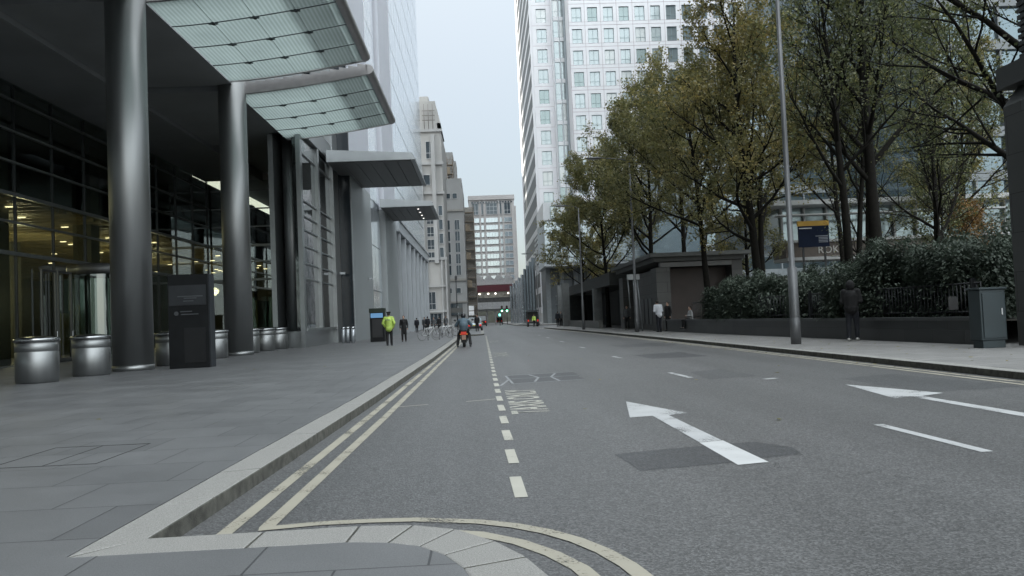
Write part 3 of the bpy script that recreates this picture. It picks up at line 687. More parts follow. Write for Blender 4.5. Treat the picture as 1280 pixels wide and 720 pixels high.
# stepped stone block on the left beyond the colonnade
d1 = thing('stone_building', 'tall stepped pale stone building with a long dark window strip beyond the colonnade', 'building', (-18,158,.12))
mb = MB()
mb.box(-40,148.6,.12,-6.35,172,36.9); mb.box(-40,149,36.9,-7.1,168,38.6); mb.box(-40,150,38.6,-7.3,166,42.8)
mb.box(-40,151,42.8,-8.6,164,44.0); mb.box(-40,151,44.01,-14,168,58)  # last box is unseen height added to shade the slim tower behind
mb.add([(-7.3,150,38.6),(-6.4,150,38.6),(-6.4,166,38.6),(-7.3,166,38.6),(-7.3,150,42.6),(-7.3,166,42.6)], [(0,1,4),(1,2,5,4),(2,3,5)], False)
mb.build('wall', stone2, d1)
mb = MB()
for z in (12.6, 24.9, 30.4, 36.6): mb.box(-40,148.2,z,-6.1,148.6,z+.5)
mb.box(-12.4,148.0,.12,-10.0,148.58,30); mb.box(-8.35,147.9,12,-7.6,148.58,36)
for x in (-7.3,-6.5): mb.box(x,148.1,.12,x+.3,148.58,12.5)
mb.box(-9.9,148.0,7.6,-6.4,148.3,7.9); mb.box(-9.9,148.0,2.9,-6.4,148.3,3.3)
mb.build('cornice', stone, d1)
mb = MB()
for i in range(5):
    mb.box(-9.8+.0,149.5-.2*0,37.2+.9*i,-7.4,149.6,37.35+.9*i)
for x in (-9.4,-8.6,-7.8): mb.tube([(x,148.8,36.9),(x,148.8,42)], .06, 5)
mb.build('upper_louvre', M('louvre_dark', (.18,.17,.16), .5), d1)
put_windows(d1, window_mesh(1.5,3.3,nv=1,nh=1), [(-8.55,148.55,33.2),(-9.2,148.55,5.1)])
put_windows(d1, window_mesh(1.35,1.9,nv=1,nh=1), [(-8.95,148.55,13.2+2.35*i) for i in range(5)])
put_windows(d1, window_mesh(1.3,2.0,nv=0,nh=0), [(-9.3,148.55,27.6),(-11.2,148.3,27.6)])
put_windows(d1, window_mesh(.8,1.9,nv=0,nh=0), [(-7.0,148.55,14+2.6*i) for i in range(4)])
put_windows(d1, window_mesh(2.9,2.4,nv=3,nh=1), [(-8.2,148.55,1.55)])
d2 = thing('stone_building', 'lower cream stone block with two tall window strips beside brown scaffolding', 'building', (-6,170,.12))
mb = MB(); mb.box(-7.4,165,.12,-3.0,178,28.6); mb.box(-7.1,165.2,28.6,-3.2,178,30.7); mb.build('wall', stone, d2)
for z_, h_ in ((23.8,.4),(9.4,.5),(4.9,.3)): MB().box(-7.6,164.7,z_,-2.9,165,z_+h_).build('cornice', stone_d, d2)
put_windows(d2, window_mesh(1.0,1.15,nv=0,nh=0), [(-6.1,164.97,28.0-1.0),(-4.7,164.97,27.0),(-6.5,164.97,7.4),(-4.65,164.97,7.4)])
put_windows(d2, window_mesh(1.05,2.1,nv=1,nh=0), [(x,164.97,11.6+2.35*i) for x in (-6.4,-4.45) for i in range(5)])
mb = MB(); mb.box(-6.95,164.6,2.3,-4.0,164.97,4.7); mb.build('shopfront', wing, d2)
d3 = thing('stone_tower', 'slim pale tower behind with brown scaffold deck down its side', 'tower', (-6,175,.12))
mb = MB(); mb.box(-9,178.5,.12,-5.2,190,39.0); mb.build('wall', stone, d3)
mb = MB(); mb.prism([(-5.15,181),(-3.9,181),(-3.9,190),(-5.15,190)], .12, 33); mb.box(-5.15,181.2,33.01,-4.6,190,37.5)
mb.build('side_wing', stone2, d3)
wood = M('scaffold_board', (.29,.24,.18), .8, var=.3, scale=2)
tub = M('scaffold_tube', (.25,.21,.17), .5, .4)
def scaffold(x0, x1, y0, y1, z1, label):
    t = thing('scaffolding', label, 'scaffolding', ((x0+x1)/2, (y0+y1)/2, .12))
    p = MB()
    nx = max(2, int((x1-x0)/1.1)+1)
    for i in range(nx):
        for y in (y0, y1): p.tube([(x0+(x1-x0)*i/(nx-1), y, .12), (x0+(x1-x0)*i/(nx-1), y, z1)], .06, 5)
    z = 2.2; b = MB(); k = 0
    while z < z1:
        MB().box(x0-.1, y0-.1, z, x1+.1, y1, z+.12).build('deck', wood, t)
        for zz in (z+.6, z+1.1): p.tube([(x0-.1, y0-.05, zz), (x1+.1, y0-.05, zz)], .045, 4)
        if k % 2 == 0: p.tube([(x0,y0-.08,z),(x1,y0-.08,z+2.1)], .045, 4)
        if k % 3 == 0: b.box(x0, y0-.14, z+.12, x0+(x1-x0)*.55, y0-.1, z+1.6)
        z += 2.1; k += 1
    p.build('pole', tub, t); b.build('guard_panel', wood, t)
scaffold(-6.45,-5.25, 176.6, 178.2, 37.5, 'high narrow brown scaffolding against the slim pale tower')
scaffold(-3.1,-1.1, 179, 180.6, 27, 'brown scaffolding rising beside the banded office block')
d4 = thing('stone_wall_block', 'narrow mottled stone side block behind the brown scaffolding', 'building', (-2.2,186,.12))
MB().box(-3.6,181,.12,-1.0,195,26.8).build('wall', M('mottled_stone', (.38,.37,.35), .8, var=.2), d4)  # grey stone with a mottled tone

hid = thing('sun_block_tower', 'added unseen slab behind the curtain wall tower, keeping sun off the far street', 'office building', (-42,245,0))  # unseen block, added only to shade the far buildings and pavement
MB().box(-62,173.5,0,-25,278,110).build('wall', stone_d, hid)
# banded office block closing the street
e = thing('banded_office_block', 'flat roofed grey banded office block closing the far end of the street', 'office building', (5,288,0))
pink = M('pinkish_stone', (.46,.445,.44), .7, var=.06, scale=.3)
mb = MB(); mb.box(-3.2,280.5,0,12.7,300,44.3); mb.box(-3.4,280,43.2,12.95,301,44.7); mb.box(12.7,282,0,13.4,298,41)
for x in (-3.0,.45,2.05,7.05,8.5,11.8): mb.box(x,280.1,16,x+.5,280.5,43)
mb.build('wall', pink, e)
mb = MB()
for i in range(15):
    x = -2.2+.98*i
    mb.box(x,279.95,42.0,x+.55,280.2,42.55)
mb.build('roof_opening', wing, e)
put_windows(e, window_mesh(2.3,4.1,nv=1,nh=1,bar=.12), [(-1.0,280.3,40.0),(10.3,280.3,40.0)])
put_windows(e, window_mesh(.8,4.1,nv=0,nh=0,bar=.1), [(1.5,280.3,40.0),(7.95,280.3,40.0)])
put_windows(e, window_mesh(4.0,4.1,nv=2,nh=2,bar=.12), [(4.8,280.3,40.0)])
we = [window_mesh(a,1.75,nv=b,nh=0,bar=.1,glass=skyglass) for a, b in ((2.7,1),(1.2,0),(4.3,3),(1.1,0),(3.0,1))]
for i in range(9):
    z = 36.0-2.55*i
    for me, x in zip(we, (-1.0,1.35,4.75,7.9,10.4)): put_windows(e, me, [(x,280.3,z)])
mb = MB(); mb.box(-3,279.9,13.2,12.7,280.45,14.2); mb.box(-3,279.9,6,12.7,280.4,12); mb.build('lower_band', stone_d, e)

br = thing('station_bridge', 'low bridge building with a deep red band and zigzag white roof across the street', 'bridge', (3,204,0))
mb = MB(); mb.box(-2.4,200,9.8,7.9,208,11.2)
for i in range(4):
    x = -1.6+2.5*i
    mb.add([(x,199.9,11.2),(x+2.4,199.9,11.2),(x+.9,199.9,12.6),(x,208,11.2),(x+2.4,208,11.2),(x+.9,208,12.6)], [(0,1,2),(3,5,4),(0,2,5,3),(1,4,5,2)], False)
mb.build('roof', M('white_sheet', (.66,.66,.67), .5), br)
MB().box(-2.6,199.7,8.1,8.0,208,9.7).build('red_band', M('deep_red', (.15,.03,.045), .5, var=.1), br)
mb = MB(); mb.box(-2.4,200.3,6.6,8,208,8.05); mb.build('glazed_deck', M('deck_mottled', (.36,.34,.30), .3, .2, var=.5, scale=1.5), br)  # warm grey deck glazing with strong mottling
mb = MB(); mb.box(-2.6,199.8,5.5,8.1,208,6.5); mb.build('dark_girder', M('girder', (.10,.10,.10), .6, var=.3, scale=2), br)
mb = MB()
for i in range(8): mb.box(-2.5+1.32*i,199.6,3.75,-2.5+1.32*i+1.27,200,5.45)
mb.build('parapet_panel', M('parapet_white', (.60,.61,.63), .5), br)
mb = MB()
for x in (-2.3,1.0,3.1,7.3): mb.box(x,200.5,0,x+.45,201,3.74)
mb.box(-2.5,200.1,3.3,8,208,3.74)
mb.build('pier', stone, br)
wl = mat_emit('white_lamp', (1,.93,.8), 4)
for x in (-.6,1.6,3.4,6.6): MB().box(x,200.2,7.5,x+.25,200.28,7.7).build('deck_lamp', wl, br)
bk = thing('underpass_wall', 'dark recess wall seen under the station bridge', 'wall', (3,262,0)); MB().box(-2.8,262,.0,13,263,4.5).build('recess', dark_in, bk)
bk['kind'] = 'thing'

# ------------------------------------------------------------------ the white tower on the right
F = thing('white_tower', 'very tall square white panelled tower with a stepped corner above the trees', 'skyscraper', (40,170,0))
panel = M('white_steel_panel', (.78,.785,.81), .45, .1, var=.05, scale=.25)
H = 118
def facade(mb, x0, x1, y, z0, z1, px, pz, ww, wh, dep=.35, zoff=0.0):
    """Piers and spandrels in front of the window plane: grid of openings; returns window centres."""
    nx = max(1, round((x1-x0)/px)); px = (x1-x0)/nx; nz = int((z1-z0)/pz); pts = []
    for i in range(nx+1):
        a = x0 if i == 0 else x0+px*i-(px-ww)/2; b = x1 if i == nx else x0+px*i+(px-ww)/2
        mb.box(a, y, z0, b, y+dep, z0+nz*pz)
    for k in range(nz+1):
        a = z0 if k == 0 else z0+pz*k-(pz-wh)/2; b = z0+nz*pz if k == nz else z0+pz*k+(pz-wh)/2
        for i in range(nx):
            mb.box(x0+px*i+(px-ww)/2, y, a, x0+px*i+(px+ww)/2, y+dep, b)
    for k in range(nz):
        for i in range(nx): pts.append((x0+px*(i+.5), y+dep*.8, z0+pz*(k+.5)))
    return pts
mb = MB()
ZW0 = 14.45
pts = facade(mb, 18.1, 68, 145, ZW0, H, 2.97, 4.02, 1.85, 2.72)
pts2 = facade(mb, 12.0, 15.7, 154.5, 2, H, 3.7, 4.02, 1.95, 2.75)
pts3 = facade(mb, 15.72, 18.1, 151, 2, H, 1.19, 4.02, .98, 3.3, .2)
mb.box(18.1,145.36,0,68,202,H); mb.box(15.72,151.21,0,18.09,201,H); mb.box(12.0,154.86,0,15.71,201.9,H)
mb.box(18.1,144.98,0,68,145.35,ZW0-.01)
mb.build('wall', panel, F)
mb = MB()    # joints between the panels
for i in range(17):
    x = 18.1+2.97*(i+.0); mb.box(x-.03,144.985,ZW0,x+.03,144.999,H)
for k in range(25):
    z = ZW0+4.02*k; mb.box(18.1,144.985,z-.03,68,144.998,z+.03); mb.box(18.1,144.985,z+.62,68,144.998,z+.66)
    mb.box(12.0,154.485,2+4.02*k,15.7,154.498,2.05+4.02*k)
mb.build('panel_joint', M('joint_pink', (.42,.36,.38), .6), F)
mb = MB(); mb.box(15.70,150.9,2,15.84,151,H); mb.box(16.9,150.9,2,17.0,151,H); mb.box(17.7,150.6,2,18.05,151,H); mb.build('recess_fin', M('fin_grey', (.30,.34,.36), .4, .5), F)
tealg = mat_mirrorglass('teal_window_glass', (.36,.41,.42), .07, .2, .6, .5)
w1 = window_mesh(1.85,2.72,d=.10,nv=1,nh=1,glass=tealg,fm=M('teal_frame', (.20,.26,.27), .4, .4),bar=.07)
w2 = window_mesh(1.95,2.75,d=.10,nv=1,nh=1,glass=tealg,fm=_m['teal_frame'],bar=.07)
w3 = window_mesh(.98,3.3,d=.06,nv=0,nh=1,glass=tealg,fm=_m['teal_frame'],bar=.05)
allp = [(p, w1) for p in pts if p[2] < 66] + [(p, w2) for p in pts2 if 14 < p[2] < 68] + [(p, w3) for p in pts3 if 14 < p[2] < 68]
def seen_rank(q):
    p = q[0]; u = p[0]/p[1]; v = (p[2]-1.3)/p[1]
    return (0 if u < .30 and v < .405 else 1, p[0]+.2*p[2])
allp.sort(key=seen_rank)
tealb = mat_mirrorglass('blind_window_glass', (.50,.53,.53), .2, .2, .6, .35); teald = mat_mirrorglass('deep_window_glass', (.22,.27,.27), .05, .35, .8, .7)
alt = {}
for me in (w1, w2, w3):
    for i_, gm in enumerate((tealb, teald)):
        c_ = me.copy(); c_.materials[0] = gm; alt[(me.name, i_)] = c_
rw = random.Random(4)
for p, me in allp[:98]:
    q_ = rw.random(); put_windows(F, me if q_ > .34 else alt[(me.name, 0 if q_ < .18 else 1)], [p])
mb = MB()
rest = [q for q in allp[98:]]
for p, me in rest + [(p, w1) for p in pts if p[2] >= 66] + [(p, w2) for p in pts2 if p[2] >= 68] + [(p, w3) for p in pts3 if p[2] >= 68]:
    n0 = len(mb.v); mb.v.extend([(v.co.x+p[0], v.co.y+p[1], v.co.z+p[2]) for v in me.vertices])
    for pl in me.polygons: mb.f.append(tuple(i+n0 for i in pl.vertices)); mb.mi.append(pl.material_index); mb.sm.append(False)
mb.build('window', [tealg, _m['teal_frame']], F, kind='stuff')
# side face: alternating spandrel and glass bands
mb = MB(); g = MB()
for k in range(29):
    z = 2+4.02*k
    mb.box(11.78,155.2,z,12.0,201.5,z+1.25); g.box(11.8,155.2,z+1.26,12.0,201.5,z+4.0)
mb.box(11.55,154.9,2,12.0,155.2,H); mb.box(11.55,201.5,2,12,202,H)
mb.build('side_spandrel', panel, F); g.build('side_glazing', M('side_louvre', (.12,.13,.135), .45, .2), F)
lt = MB()
for k in range(7):
    for j in range(8): lt.box(11.45,156+1.2*j+(.6 if k % 2 else 0),11+.95*k,11.54,156.75+1.2*j+(.6 if k % 2 else 0),11.5+.95*k)
lt.build('lattice_pattern', M('lattice_white', (.6,.62,.64), .5), F)
pod = thing('glass_podium', 'pale glass block podium with two square windows under the white tower', 'podium', (15,136,0))
mb = MB(); mb.box(10.6,130,17.0,18.0,144.9,19.9); mb.build('white_cornice', M('podium_white', (.62,.64,.66), .45, .2, var=.05), pod)
put_windows(pod, window_mesh(1.7,2.0,nv=1,nh=1,glass=tealg,fm=_m['teal_frame'],bar=.1), [(12.6,129.96,18.3)])
put_windows(pod, window_mesh(2.6,2.0,nv=1,nh=1,glass=wing,fm=_m['teal_frame'],bar=.1), [(15.6,129.96,18.3)])
gb = MB(); ns = 14
arc = [(10.6+8.5*math.sin(R(90*i/ns)), 130.2+0*i, 0) for i in range(ns+1)]
for i in range(20):
    for k in range(9):
        x0_, x1_ = 10.7+1.25*i, 10.7+1.25*(i+1)-.04; yy0 = 130.15-.02*i; z0_, z1_ = 10.0+.76*k, 10.0+.76*(k+1)-.04
        if z1_ < 16.9: gb.quad((x0_,yy0,z0_),(x1_,yy0-.02,z0_),(x1_,yy0-.02,z1_),(x0_,yy0,z1_))
gb.build('glass_block_wall', mat_mirrorglass('block_glass', (.50,.58,.62), .25, .1, 1.0, .6), pod)
MB().box(10.65,130.3,9.8,36,144.9,16.95).build('backing_wall', M('podium_grey', (.34,.38,.41), .5), pod)
MB().box(10.4,129.6,9.45,36,144.9,9.79).build('soffit', M('podium_edge', (.42,.45,.47), .5), pod)
mb = MB(); mb.box(11.0,136,0,36,144.9,9.44)
mb.build('recessed_wall', M('podium_dark_wall', (.12,.135,.145), .4, .3, var=.2, scale=.5), pod)
mb = MB()
for x in (11.0,13.3,15.7,18.1): mb.box(x,134.6,0,x+.7,135.4,9.44)
for z in (3.2,4.6): mb.box(12.6,135.6,z,24,135.9,z+.2)
for i in range(14): mb.box(12.7+.8*i,135.7,3.4,12.78+.8*i,135.8,4.6)
mb.build('column', M('podium_column', (.22,.24,.25), .5), pod)

# row of tall steel fins along the far pavement
fs = thing('fin_screen', 'row of tall vertical steel blades stepping up beside the white tower', 'steel screen', (7,132,.12))
for i in range(9):
    t = i/8; y = 149-36*t*.93; x = (640.5+29*t-603)*y/1000*1.0
    top = 7.3+ (2.2*t if i > 0 else 0) + (0 if i < 5 else .4)
    mb = MB(); mb.obox((x,y+.6,(top+.34)/2+.0), (.26,1.5,top-.34), R(-12))
    mb.build('blade', M('blade_steel', (.45,.48,.50), .25, .9, var=.1) if i < 5 else M('blade_dark', (.22,.25,.27), .3, .8, var=.1), fs)
MB().box(5.9,126,.12,9.3,150,.32).build('plinth', stone, fs)

# low covered ramp front further down the right pavement
rp = thing('ramp_entrance', 'dark low covered entrance with grey pillars under the trees', 'entrance', (11.5,82,.12))
mb = MB(); mb.box(9.6,66,.12,9.95,98,.75); mb.build('kerb_wall', M('planter_stone', (.20,.20,.19), .7, var=.15), rp)
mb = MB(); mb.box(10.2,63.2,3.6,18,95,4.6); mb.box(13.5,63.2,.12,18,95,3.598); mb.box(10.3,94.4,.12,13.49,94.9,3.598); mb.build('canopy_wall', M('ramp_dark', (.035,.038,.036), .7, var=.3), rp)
for y in (94.2,88.6,70.5): MB().box(9.0 if y > 80 else 9.9,y,.12,(9.0 if y > 80 else 9.9)+.75,y+.8,4.9 if y > 80 else 3.6).build('pillar', M('ramp_pillar', (.17,.18,.18), .6, var=.15), rp)

# vent pavilion
pv = thing('stone_pavilion', 'low grey stone pavilion with projecting flat roof and a dark red recess', 'pavilion', (13,55,.12))
pst = mat_slabs('pavilion_stone', (.088,.088,.085), (.104,.104,.10), 1.6, .62, (.04,.04,.04), .012, .5, vert=True, rough=.6)
mb = MB()
mb.box(10.75,48.6,.12,11.6,50.2,4.0); mb.box(11.15,50.2,.12,11.6,57.0,4.0); mb.box(10.75,60.4,.12,11.6,62.0,4.0); mb.box(15.45,48.6,.12,16.1,62,4.35)
mb.box(11.6,61.6,.12,15.45,62,4.0); mb.build('wall', pst, pv)
mb = MB(); mb.box(10.6,48.4,4.35,16.2,62.3,4.62)
mb.box(10.3,48.0,4.622,16.5,62.8,4.86)
mb.build('roof', M('roof_stone', (.10,.105,.10), .6, var=.12), pv)
MB().box(11.0,48.55,4.02,15.44,49.1,4.3).build('lintel', M('lintel_stone', (.20,.20,.195), .6), pv)
mb = MB(); mb.box(11.62,49.8,.12,15.44,50.0,4.0); mb.build('recess_panel', M('brown_red_panel', (.070,.056,.050), .6, var=.2, scale=.8), pv)
mb = MB(); mb.box(11.6,57,.12,12,60.4,4); mb.build('side_recess', dark_in, pv)
mb = MB()
for i in range(5): mb.box(11.02,51+1.1*i,1.0,11.1,51.9+1.1*i,1.5) if False else mb.box(11.08,50.6+1.3*i,.5,11.14,51.5+1.3*i,2.2)
mb.build('notice_panel', M('notice_grey', (.10,.105,.105), .5), pv)

# planter wall, soil, railing
def wx(y):    # line of the low wall
    return 12.62-(y-19.5)*(12.62-11.35)/(36-19.5) if y < 36 else 11.35-(y-36)*.035
wl_ = thing('planter_wall', 'long low dark stone planter wall along the right pavement', 'wall', (12,33,.12)); wl_['kind'] = 'thing'
mb = MB(); mb.add([(wx(20),20,.12),(wx(36),36,.12),(wx(48),48,.12),(wx(48)+.4,48,.12),(wx(36)+.4,36,.12),(wx(20)+.4,20,.12),(wx(20),20,.74),(wx(36),36,.74),(wx(48),48,.74),(wx(48)+.4,48,.74),(wx(36)+.4,36,.74),(wx(20)+.4,20,.74)],
    [(6,7,10,11),(7,8,9,10),(0,1,7,6),(1,2,8,7),(2,3,9,8),(5,0,6,11),(3,4,10,9),(4,5,11,10)], False)
mb.build('wall_face', mat_slabs('dark_wall_stone', (.035,.038,.040), (.05,.053,.055), 1.2, .5, (.015,.015,.015), .01, .5, vert=True, rough=.35), wl_)
mb = MB(); y = 20
while y < 47.5:
    y1 = min(48, y+1.5); mb.prism([(wx(y)-.04,y+.006),(wx(y1)-.04,y1-.006),(wx(y1)+.46,y1-.006),(wx(y)+.46,y+.006)], .742, .83); y = y1
mb.build('coping', M('coping_stone', (.075,.08,.082), .35, var=.15), wl_)
sheet('planting_bed', [(wx(20)+.4,20),(wx(36)+.4,36),(wx(48)+.4,48),(60,48),(60,20)], .70, M('soil', (.035,.03,.022), .9, var=.3, scale=4))
rl = thing('railing', 'thin black metal railing standing in the planting behind the low wall', 'railing', (12.5,30,.7))
mb = MB(); y = 20.6
while y < 44: mb.tube([(wx(y)+.62,y,.7),(wx(y)+.62,y,1.75)], .018, 5); y += .16 if y < 30 else .3
mb.build('bar', black, rl)
mb = MB()
for z in (.95,1.72): mb.tube([(wx(20.6)+.62,20.6,z),(wx(36)+.62,36,z),(wx(44)+.62,44,z)], .022, 5)
mb.build('rail', black, rl)
for y in (20.9,25.4,29.9,34.4,38.9): MB().box(wx(y)+.57,y-.05,.7,wx(y)+.67,y+.05,1.85).build('post', black, rl)

# gate pier at the right edge
gp = thing('stone_pier', 'massive dark stone pier with moulded cap at the right end of the wall', 'pier', (13.2,19,.12))
MB().box(12.98,17.5,.12,15.4,19.0,5.95).build('shaft', mat_slabs('pier_stone', (.065,.067,.066), (.078,.080,.079), 1.1, .95, (.018,.018,.018), .010, .5, vert=True, rough=.6), gp)
mb = MB(); mb.box(12.98,17.3,6.42,15.6,19.2,6.95); mb.add([(12.98,17.5,5.952),(15.4,17.5,5.952),(15.4,19,5.952),(12.98,19,5.952),(13.3,17.8,6.418),(15.4,17.8,6.418),(15.4,18.9,6.418),(13.3,18.9,6.418)], [(4,5,6,7),(0,1,5,4),(1,2,6,5),(2,3,7,6),(3,0,4,7)], False)
mb.build('cap', M('cap_stone', (.055,.058,.058), .6), gp)
mb = MB(); z = 6.96
while z < 12: mb.box(13.4,17.8,z,15.2,18.9,z+.1); mb.box(13.45,17.85,z+.1,15.15,18.85,z+.16); z += .16
mb.build('ribbed_shaft', M('rib_dark', (.05,.053,.055), .5), gp)

# buildings behind the trees
G = thing('glass_office_block', 'tall blue grey glass office block behind the bare trees at far right', 'office building', (70,95,0))
bluegl = mat_mirrorglass('blue_grey_glass', (.20,.255,.28), .1, .2, .4, .7)
mb = MB(); mb.box(42.4,71,0,110,120,70); mb.build('glazing', bluegl, G)
mb = MB()
for k in range(18): mb.box(42.3,70.6,4*k,110,71,4*k+.9)
for i in range(23): mb.box(42.3+3*i,70.7,0,42.5+3*i,71,70)
mb.build('spandrel', M('block_spandrel', (.20,.215,.225), .5, .3, var=.1), G)
Hb = thing('banded_glass_block', 'lower glass office block with pale horizontal floor bands behind the trees', 'office building', (50,100,0))
mb = MB(); mb.box(26,92,0,110,125,28.4); mb.build('glazing', mat_mirrorglass('band_glass', (.26,.33,.36), .12, .2, .6, .6), Hb)
mb = MB()
for k in range(9): mb.box(25.9,91.5,3.2*k+1.6,110,92,3.2*k+2.5)
for i in range(28): mb.box(26+3*i,91.6,1,26.15+3*i,91.99,28.4)
mb.build('floor_band', M('band_pale', (.40,.44,.46), .5, var=.1), Hb)
rs = thing('restaurant_pavilion', 'low glazed restaurant with white roof edges and a brown sign band behind the hedge', 'restaurant', (34,70,.7))
mb = MB(); mb.box(23.5,62,.12,48,80,3.7); mb.build('lower_wall', M('restaurant_wall', (.10,.09,.08), .6, var=.2), rs)
mb = MB(); mb.box(23.3,60.0,5.0,48,62.5,6.1); mb.build('sign_band', M('brown_band', (.12,.10,.085), .6, var=.15), rs)
mb = MB(); mb.box(23.3,59.7,6.1,48.2,62.6,6.3); mb.box(23.3,59.7,4.75,48.2,62.6,4.98); mb.box(22.5,59.8,9.0,49,80,9.35); mb.box(22.5,59,8.1,49,60,8.2); mb.build('roof_edge', M('white_edge', (.42,.43,.43), .5), rs)
mb = MB(); mb.box(23.6,62,6.32,48,79,9.0); mb.build('glazing', mat_mirrorglass('restaurant_glass', (.34,.42,.44), .12, .2, .8, .5), rs)
mb = MB()
for i in range(14): mb.box(23.7+1.8*i,61.7,6.32,23.85+1.8*i,61.98,8.98)
mb.build('mullion', _m['white_edge'], rs)
mm = Matrix.Translation((25.75,59.96,5.25)) @ Matrix.Rotation(R(90), 4, 'X')
place_text('sign_letters', 'ROKA', .78, M('sign_letter_grey', (.50,.49,.46), .5), mm, rs, extrude=.03, space=1.05)
sg = thing('hoarding_sign', 'navy blue sign board with a yellow top strip seen between the trunks', 'sign', (24.3,57,.7))
navy = M('navy_panel', (.010,.016,.034), .7, spec=.1); yel = M('yellow_strip', (.42,.24,.02), .5, var=.05)
k_ = 57/60
mb = MB(); mb.box(23.1,56.94,5.52,25.35,57.04,7.05); mb.build('board', navy, sg)
MB().box(23.05,56.93,7.06,25.38,57.05,7.42).build('top_strip', yel, sg)
wt = M('sign_print', (.5,.51,.52), .5)
mb = MB(); mb.box(23.16,56.925,6.86,24.1,56.938,6.93); mb.build('printed_line', wt, sg)
mb = MB()
for i in range(5): mb.box(24.35+(.22 if i > 0 else 0),56.925,6.28-.11*i,25.25,56.938,6.33-.11*i)
mb.build('printed_line', M('sign_print_dim', (.22,.24,.27), .5), sg)
for x in (23.4,25.0): MB().box(x,57.05,.7,x+.12,57.17,7.3).build('post', black, sg)
#--PART4--
# ------------------------------------------------------------------ street furniture
def big_bollard(x, y, label):
    t = thing('security_bollard', label, 'bollard', (x, y, .12), group='large steel bollards in front of the columns')
    mb = MB(); mb.lathe((x,y,.12), [(.50,0),(.50,.05),(.515,.06),(.515,.80),(.505,.81),(.505,.83),(.515,.84),(.515,1.08)], 40); mb.build('body', steel, t)
    mb = MB(); mb.lathe((x,y,.12), [(.54,1.085),(.555,1.10),(.555,1.15),(.53,1.175),(.35,1.205),(.10,1.225),(.0,1.227)], 40); mb.build('cap', chrome, t)
    return t
for x, y, l in ((-11.82,21.7,'largest steel bollard at far left edge, before the nearest column'),
                (-11.65,24.3,'steel bollard just left of the nearest tall column'),
                (-11.15,29.1,'steel bollard half hidden behind the left side of the black totem sign'),
                (-11.35,34.4,'steel bollard showing right of the black totem sign, before the second column'),
                (-11.45,39.6,'first steel bollard past the second tall column'),
                (-11.4,42.3,'middle one of three steel bollards past the second column'),
                (-11.4,45.0,'last large steel bollard, touching the third column')):
    big_bollard(x, y, l)
for i, (x, y, l) in enumerate(((-9.05,52.4,'slim pale bollard nearest the glazed bay'),(-8.75,52.3,'slim pale bollard between its two neighbours by the dark slot'),(-8.4,52.2,'slim pale bollard farthest from the wall by the grey pilaster'))):
    t = thing('slim_bollard', l, 'bollard', (x, y, .12), group='slim bollards beside the glazed bay')
    MB().lathe((x,y,.12), [(.12,0),(.12,.92)], 20).build('body', alu_l, t); MB().lathe((x,y,.12), [(.135,.925),(.14,.98),(.11,1.05),(0,1.06)], 20).build('cap', chrome, t)

# black totem
tt = thing('totem_sign', 'tall black directory totem with a dark grey band on the wide pavement', 'sign', (-9.45,26.5,.12))
tb = M('totem_black', (.008,.009,.010), .4, var=.2, spec=.25)
MB().box(-10.12,26.22,.12,-8.83,26.75,3.15).build('body', tb, tt, bevel=.01)
MB().box(-10.08,26.20,2.15,-8.9,26.218,2.80).build('grey_band', M('totem_grey', (.028,.031,.034), .45, spec=.3), tt)
MB().box(-8.828,26.26,.12,-8.80,26.72,3.14).build('side_strip', M('totem_side', (.03,.034,.04), .4, spec=.3), tt)
tl = M('totem_print', (.06,.065,.07), .5); mb = MB()
for x0, x1, z in ((-9.8,-9.0,2.42),(-9.6,-9.2,2.36),(-9.62,-9.3,2.27),(-9.72,-9.35,1.93),(-9.70,-9.15,1.84)): mb.box(x0,26.19,z,x1,26.199,z+.035)
mb.lathe((-9.85,26.2,1.89), [(.07,-.01),(.07,0)], 14, axis='Y')
mb.build('printed_line', tl, tt)
MB().box(-9.62,26.2,.3,-8.95,26.218,1.42).build('lower_panel', M('totem_panel', (.012,.013,.014), .45, spec=.3), tt)

kk = thing('phone_kiosk', 'black phone kiosk with a lit blue screen on the left pavement', 'kiosk', (-6.9,53,.12))
MB().box(-7.35,52.6,.12,-6.42,53.5,2.25).build('body', tb, kk, bevel=.02)
MB().box(-7.28,52.57,1.68,-6.49,52.598,1.98).build('screen', mat_emit('blue_screen', (.10,.22,.38), .18), kk)
MB().box(-7.38,52.57,2.02,-6.39,53.53,2.30).build('hood', M('kiosk_green_black', (.012,.022,.014), .4), kk)
MB().box(-7.2,52.57,.4,-6.55,52.598,1.6).build('panel', M('kiosk_panel', (.022,.022,.024), .4), kk)

cb = thing('utility_cabinet', 'dark teal utility cabinet beside the stone pier', 'cabinet', (12.05,18.9,.12))
teal = M('teal_paint', (.028,.042,.047), .5, var=.12, scale=2)
MB().box(11.74,18.43,.12,12.28,18.82,.30).build('plinth', teal, cb, bevel=.01)
MB().box(11.70,18.40,.302,12.32,18.86,1.5).build('body', teal, cb, bevel=.02)
MB().box(11.75,18.375,.36,12.27,18.398,1.42).build('door', teal, cb, bevel=.006)
MB().box(11.67,18.36,1.502,12.35,18.9,1.55).build('lid', teal, cb, bevel=.01)
MB().box(12.18,18.355,.9,12.21,18.374,1.05).build('handle', chrome, cb)
pn_ = thing('notice_plate', 'small grey notice plate fixed on the railing by the cabinet', 'sign', (12.75,21.4,1.35))
MB().box(12.62,21.2,1.02,12.88,21.23,1.38).build('plate', M('plate_grey', (.10,.10,.10), .5), pn_)

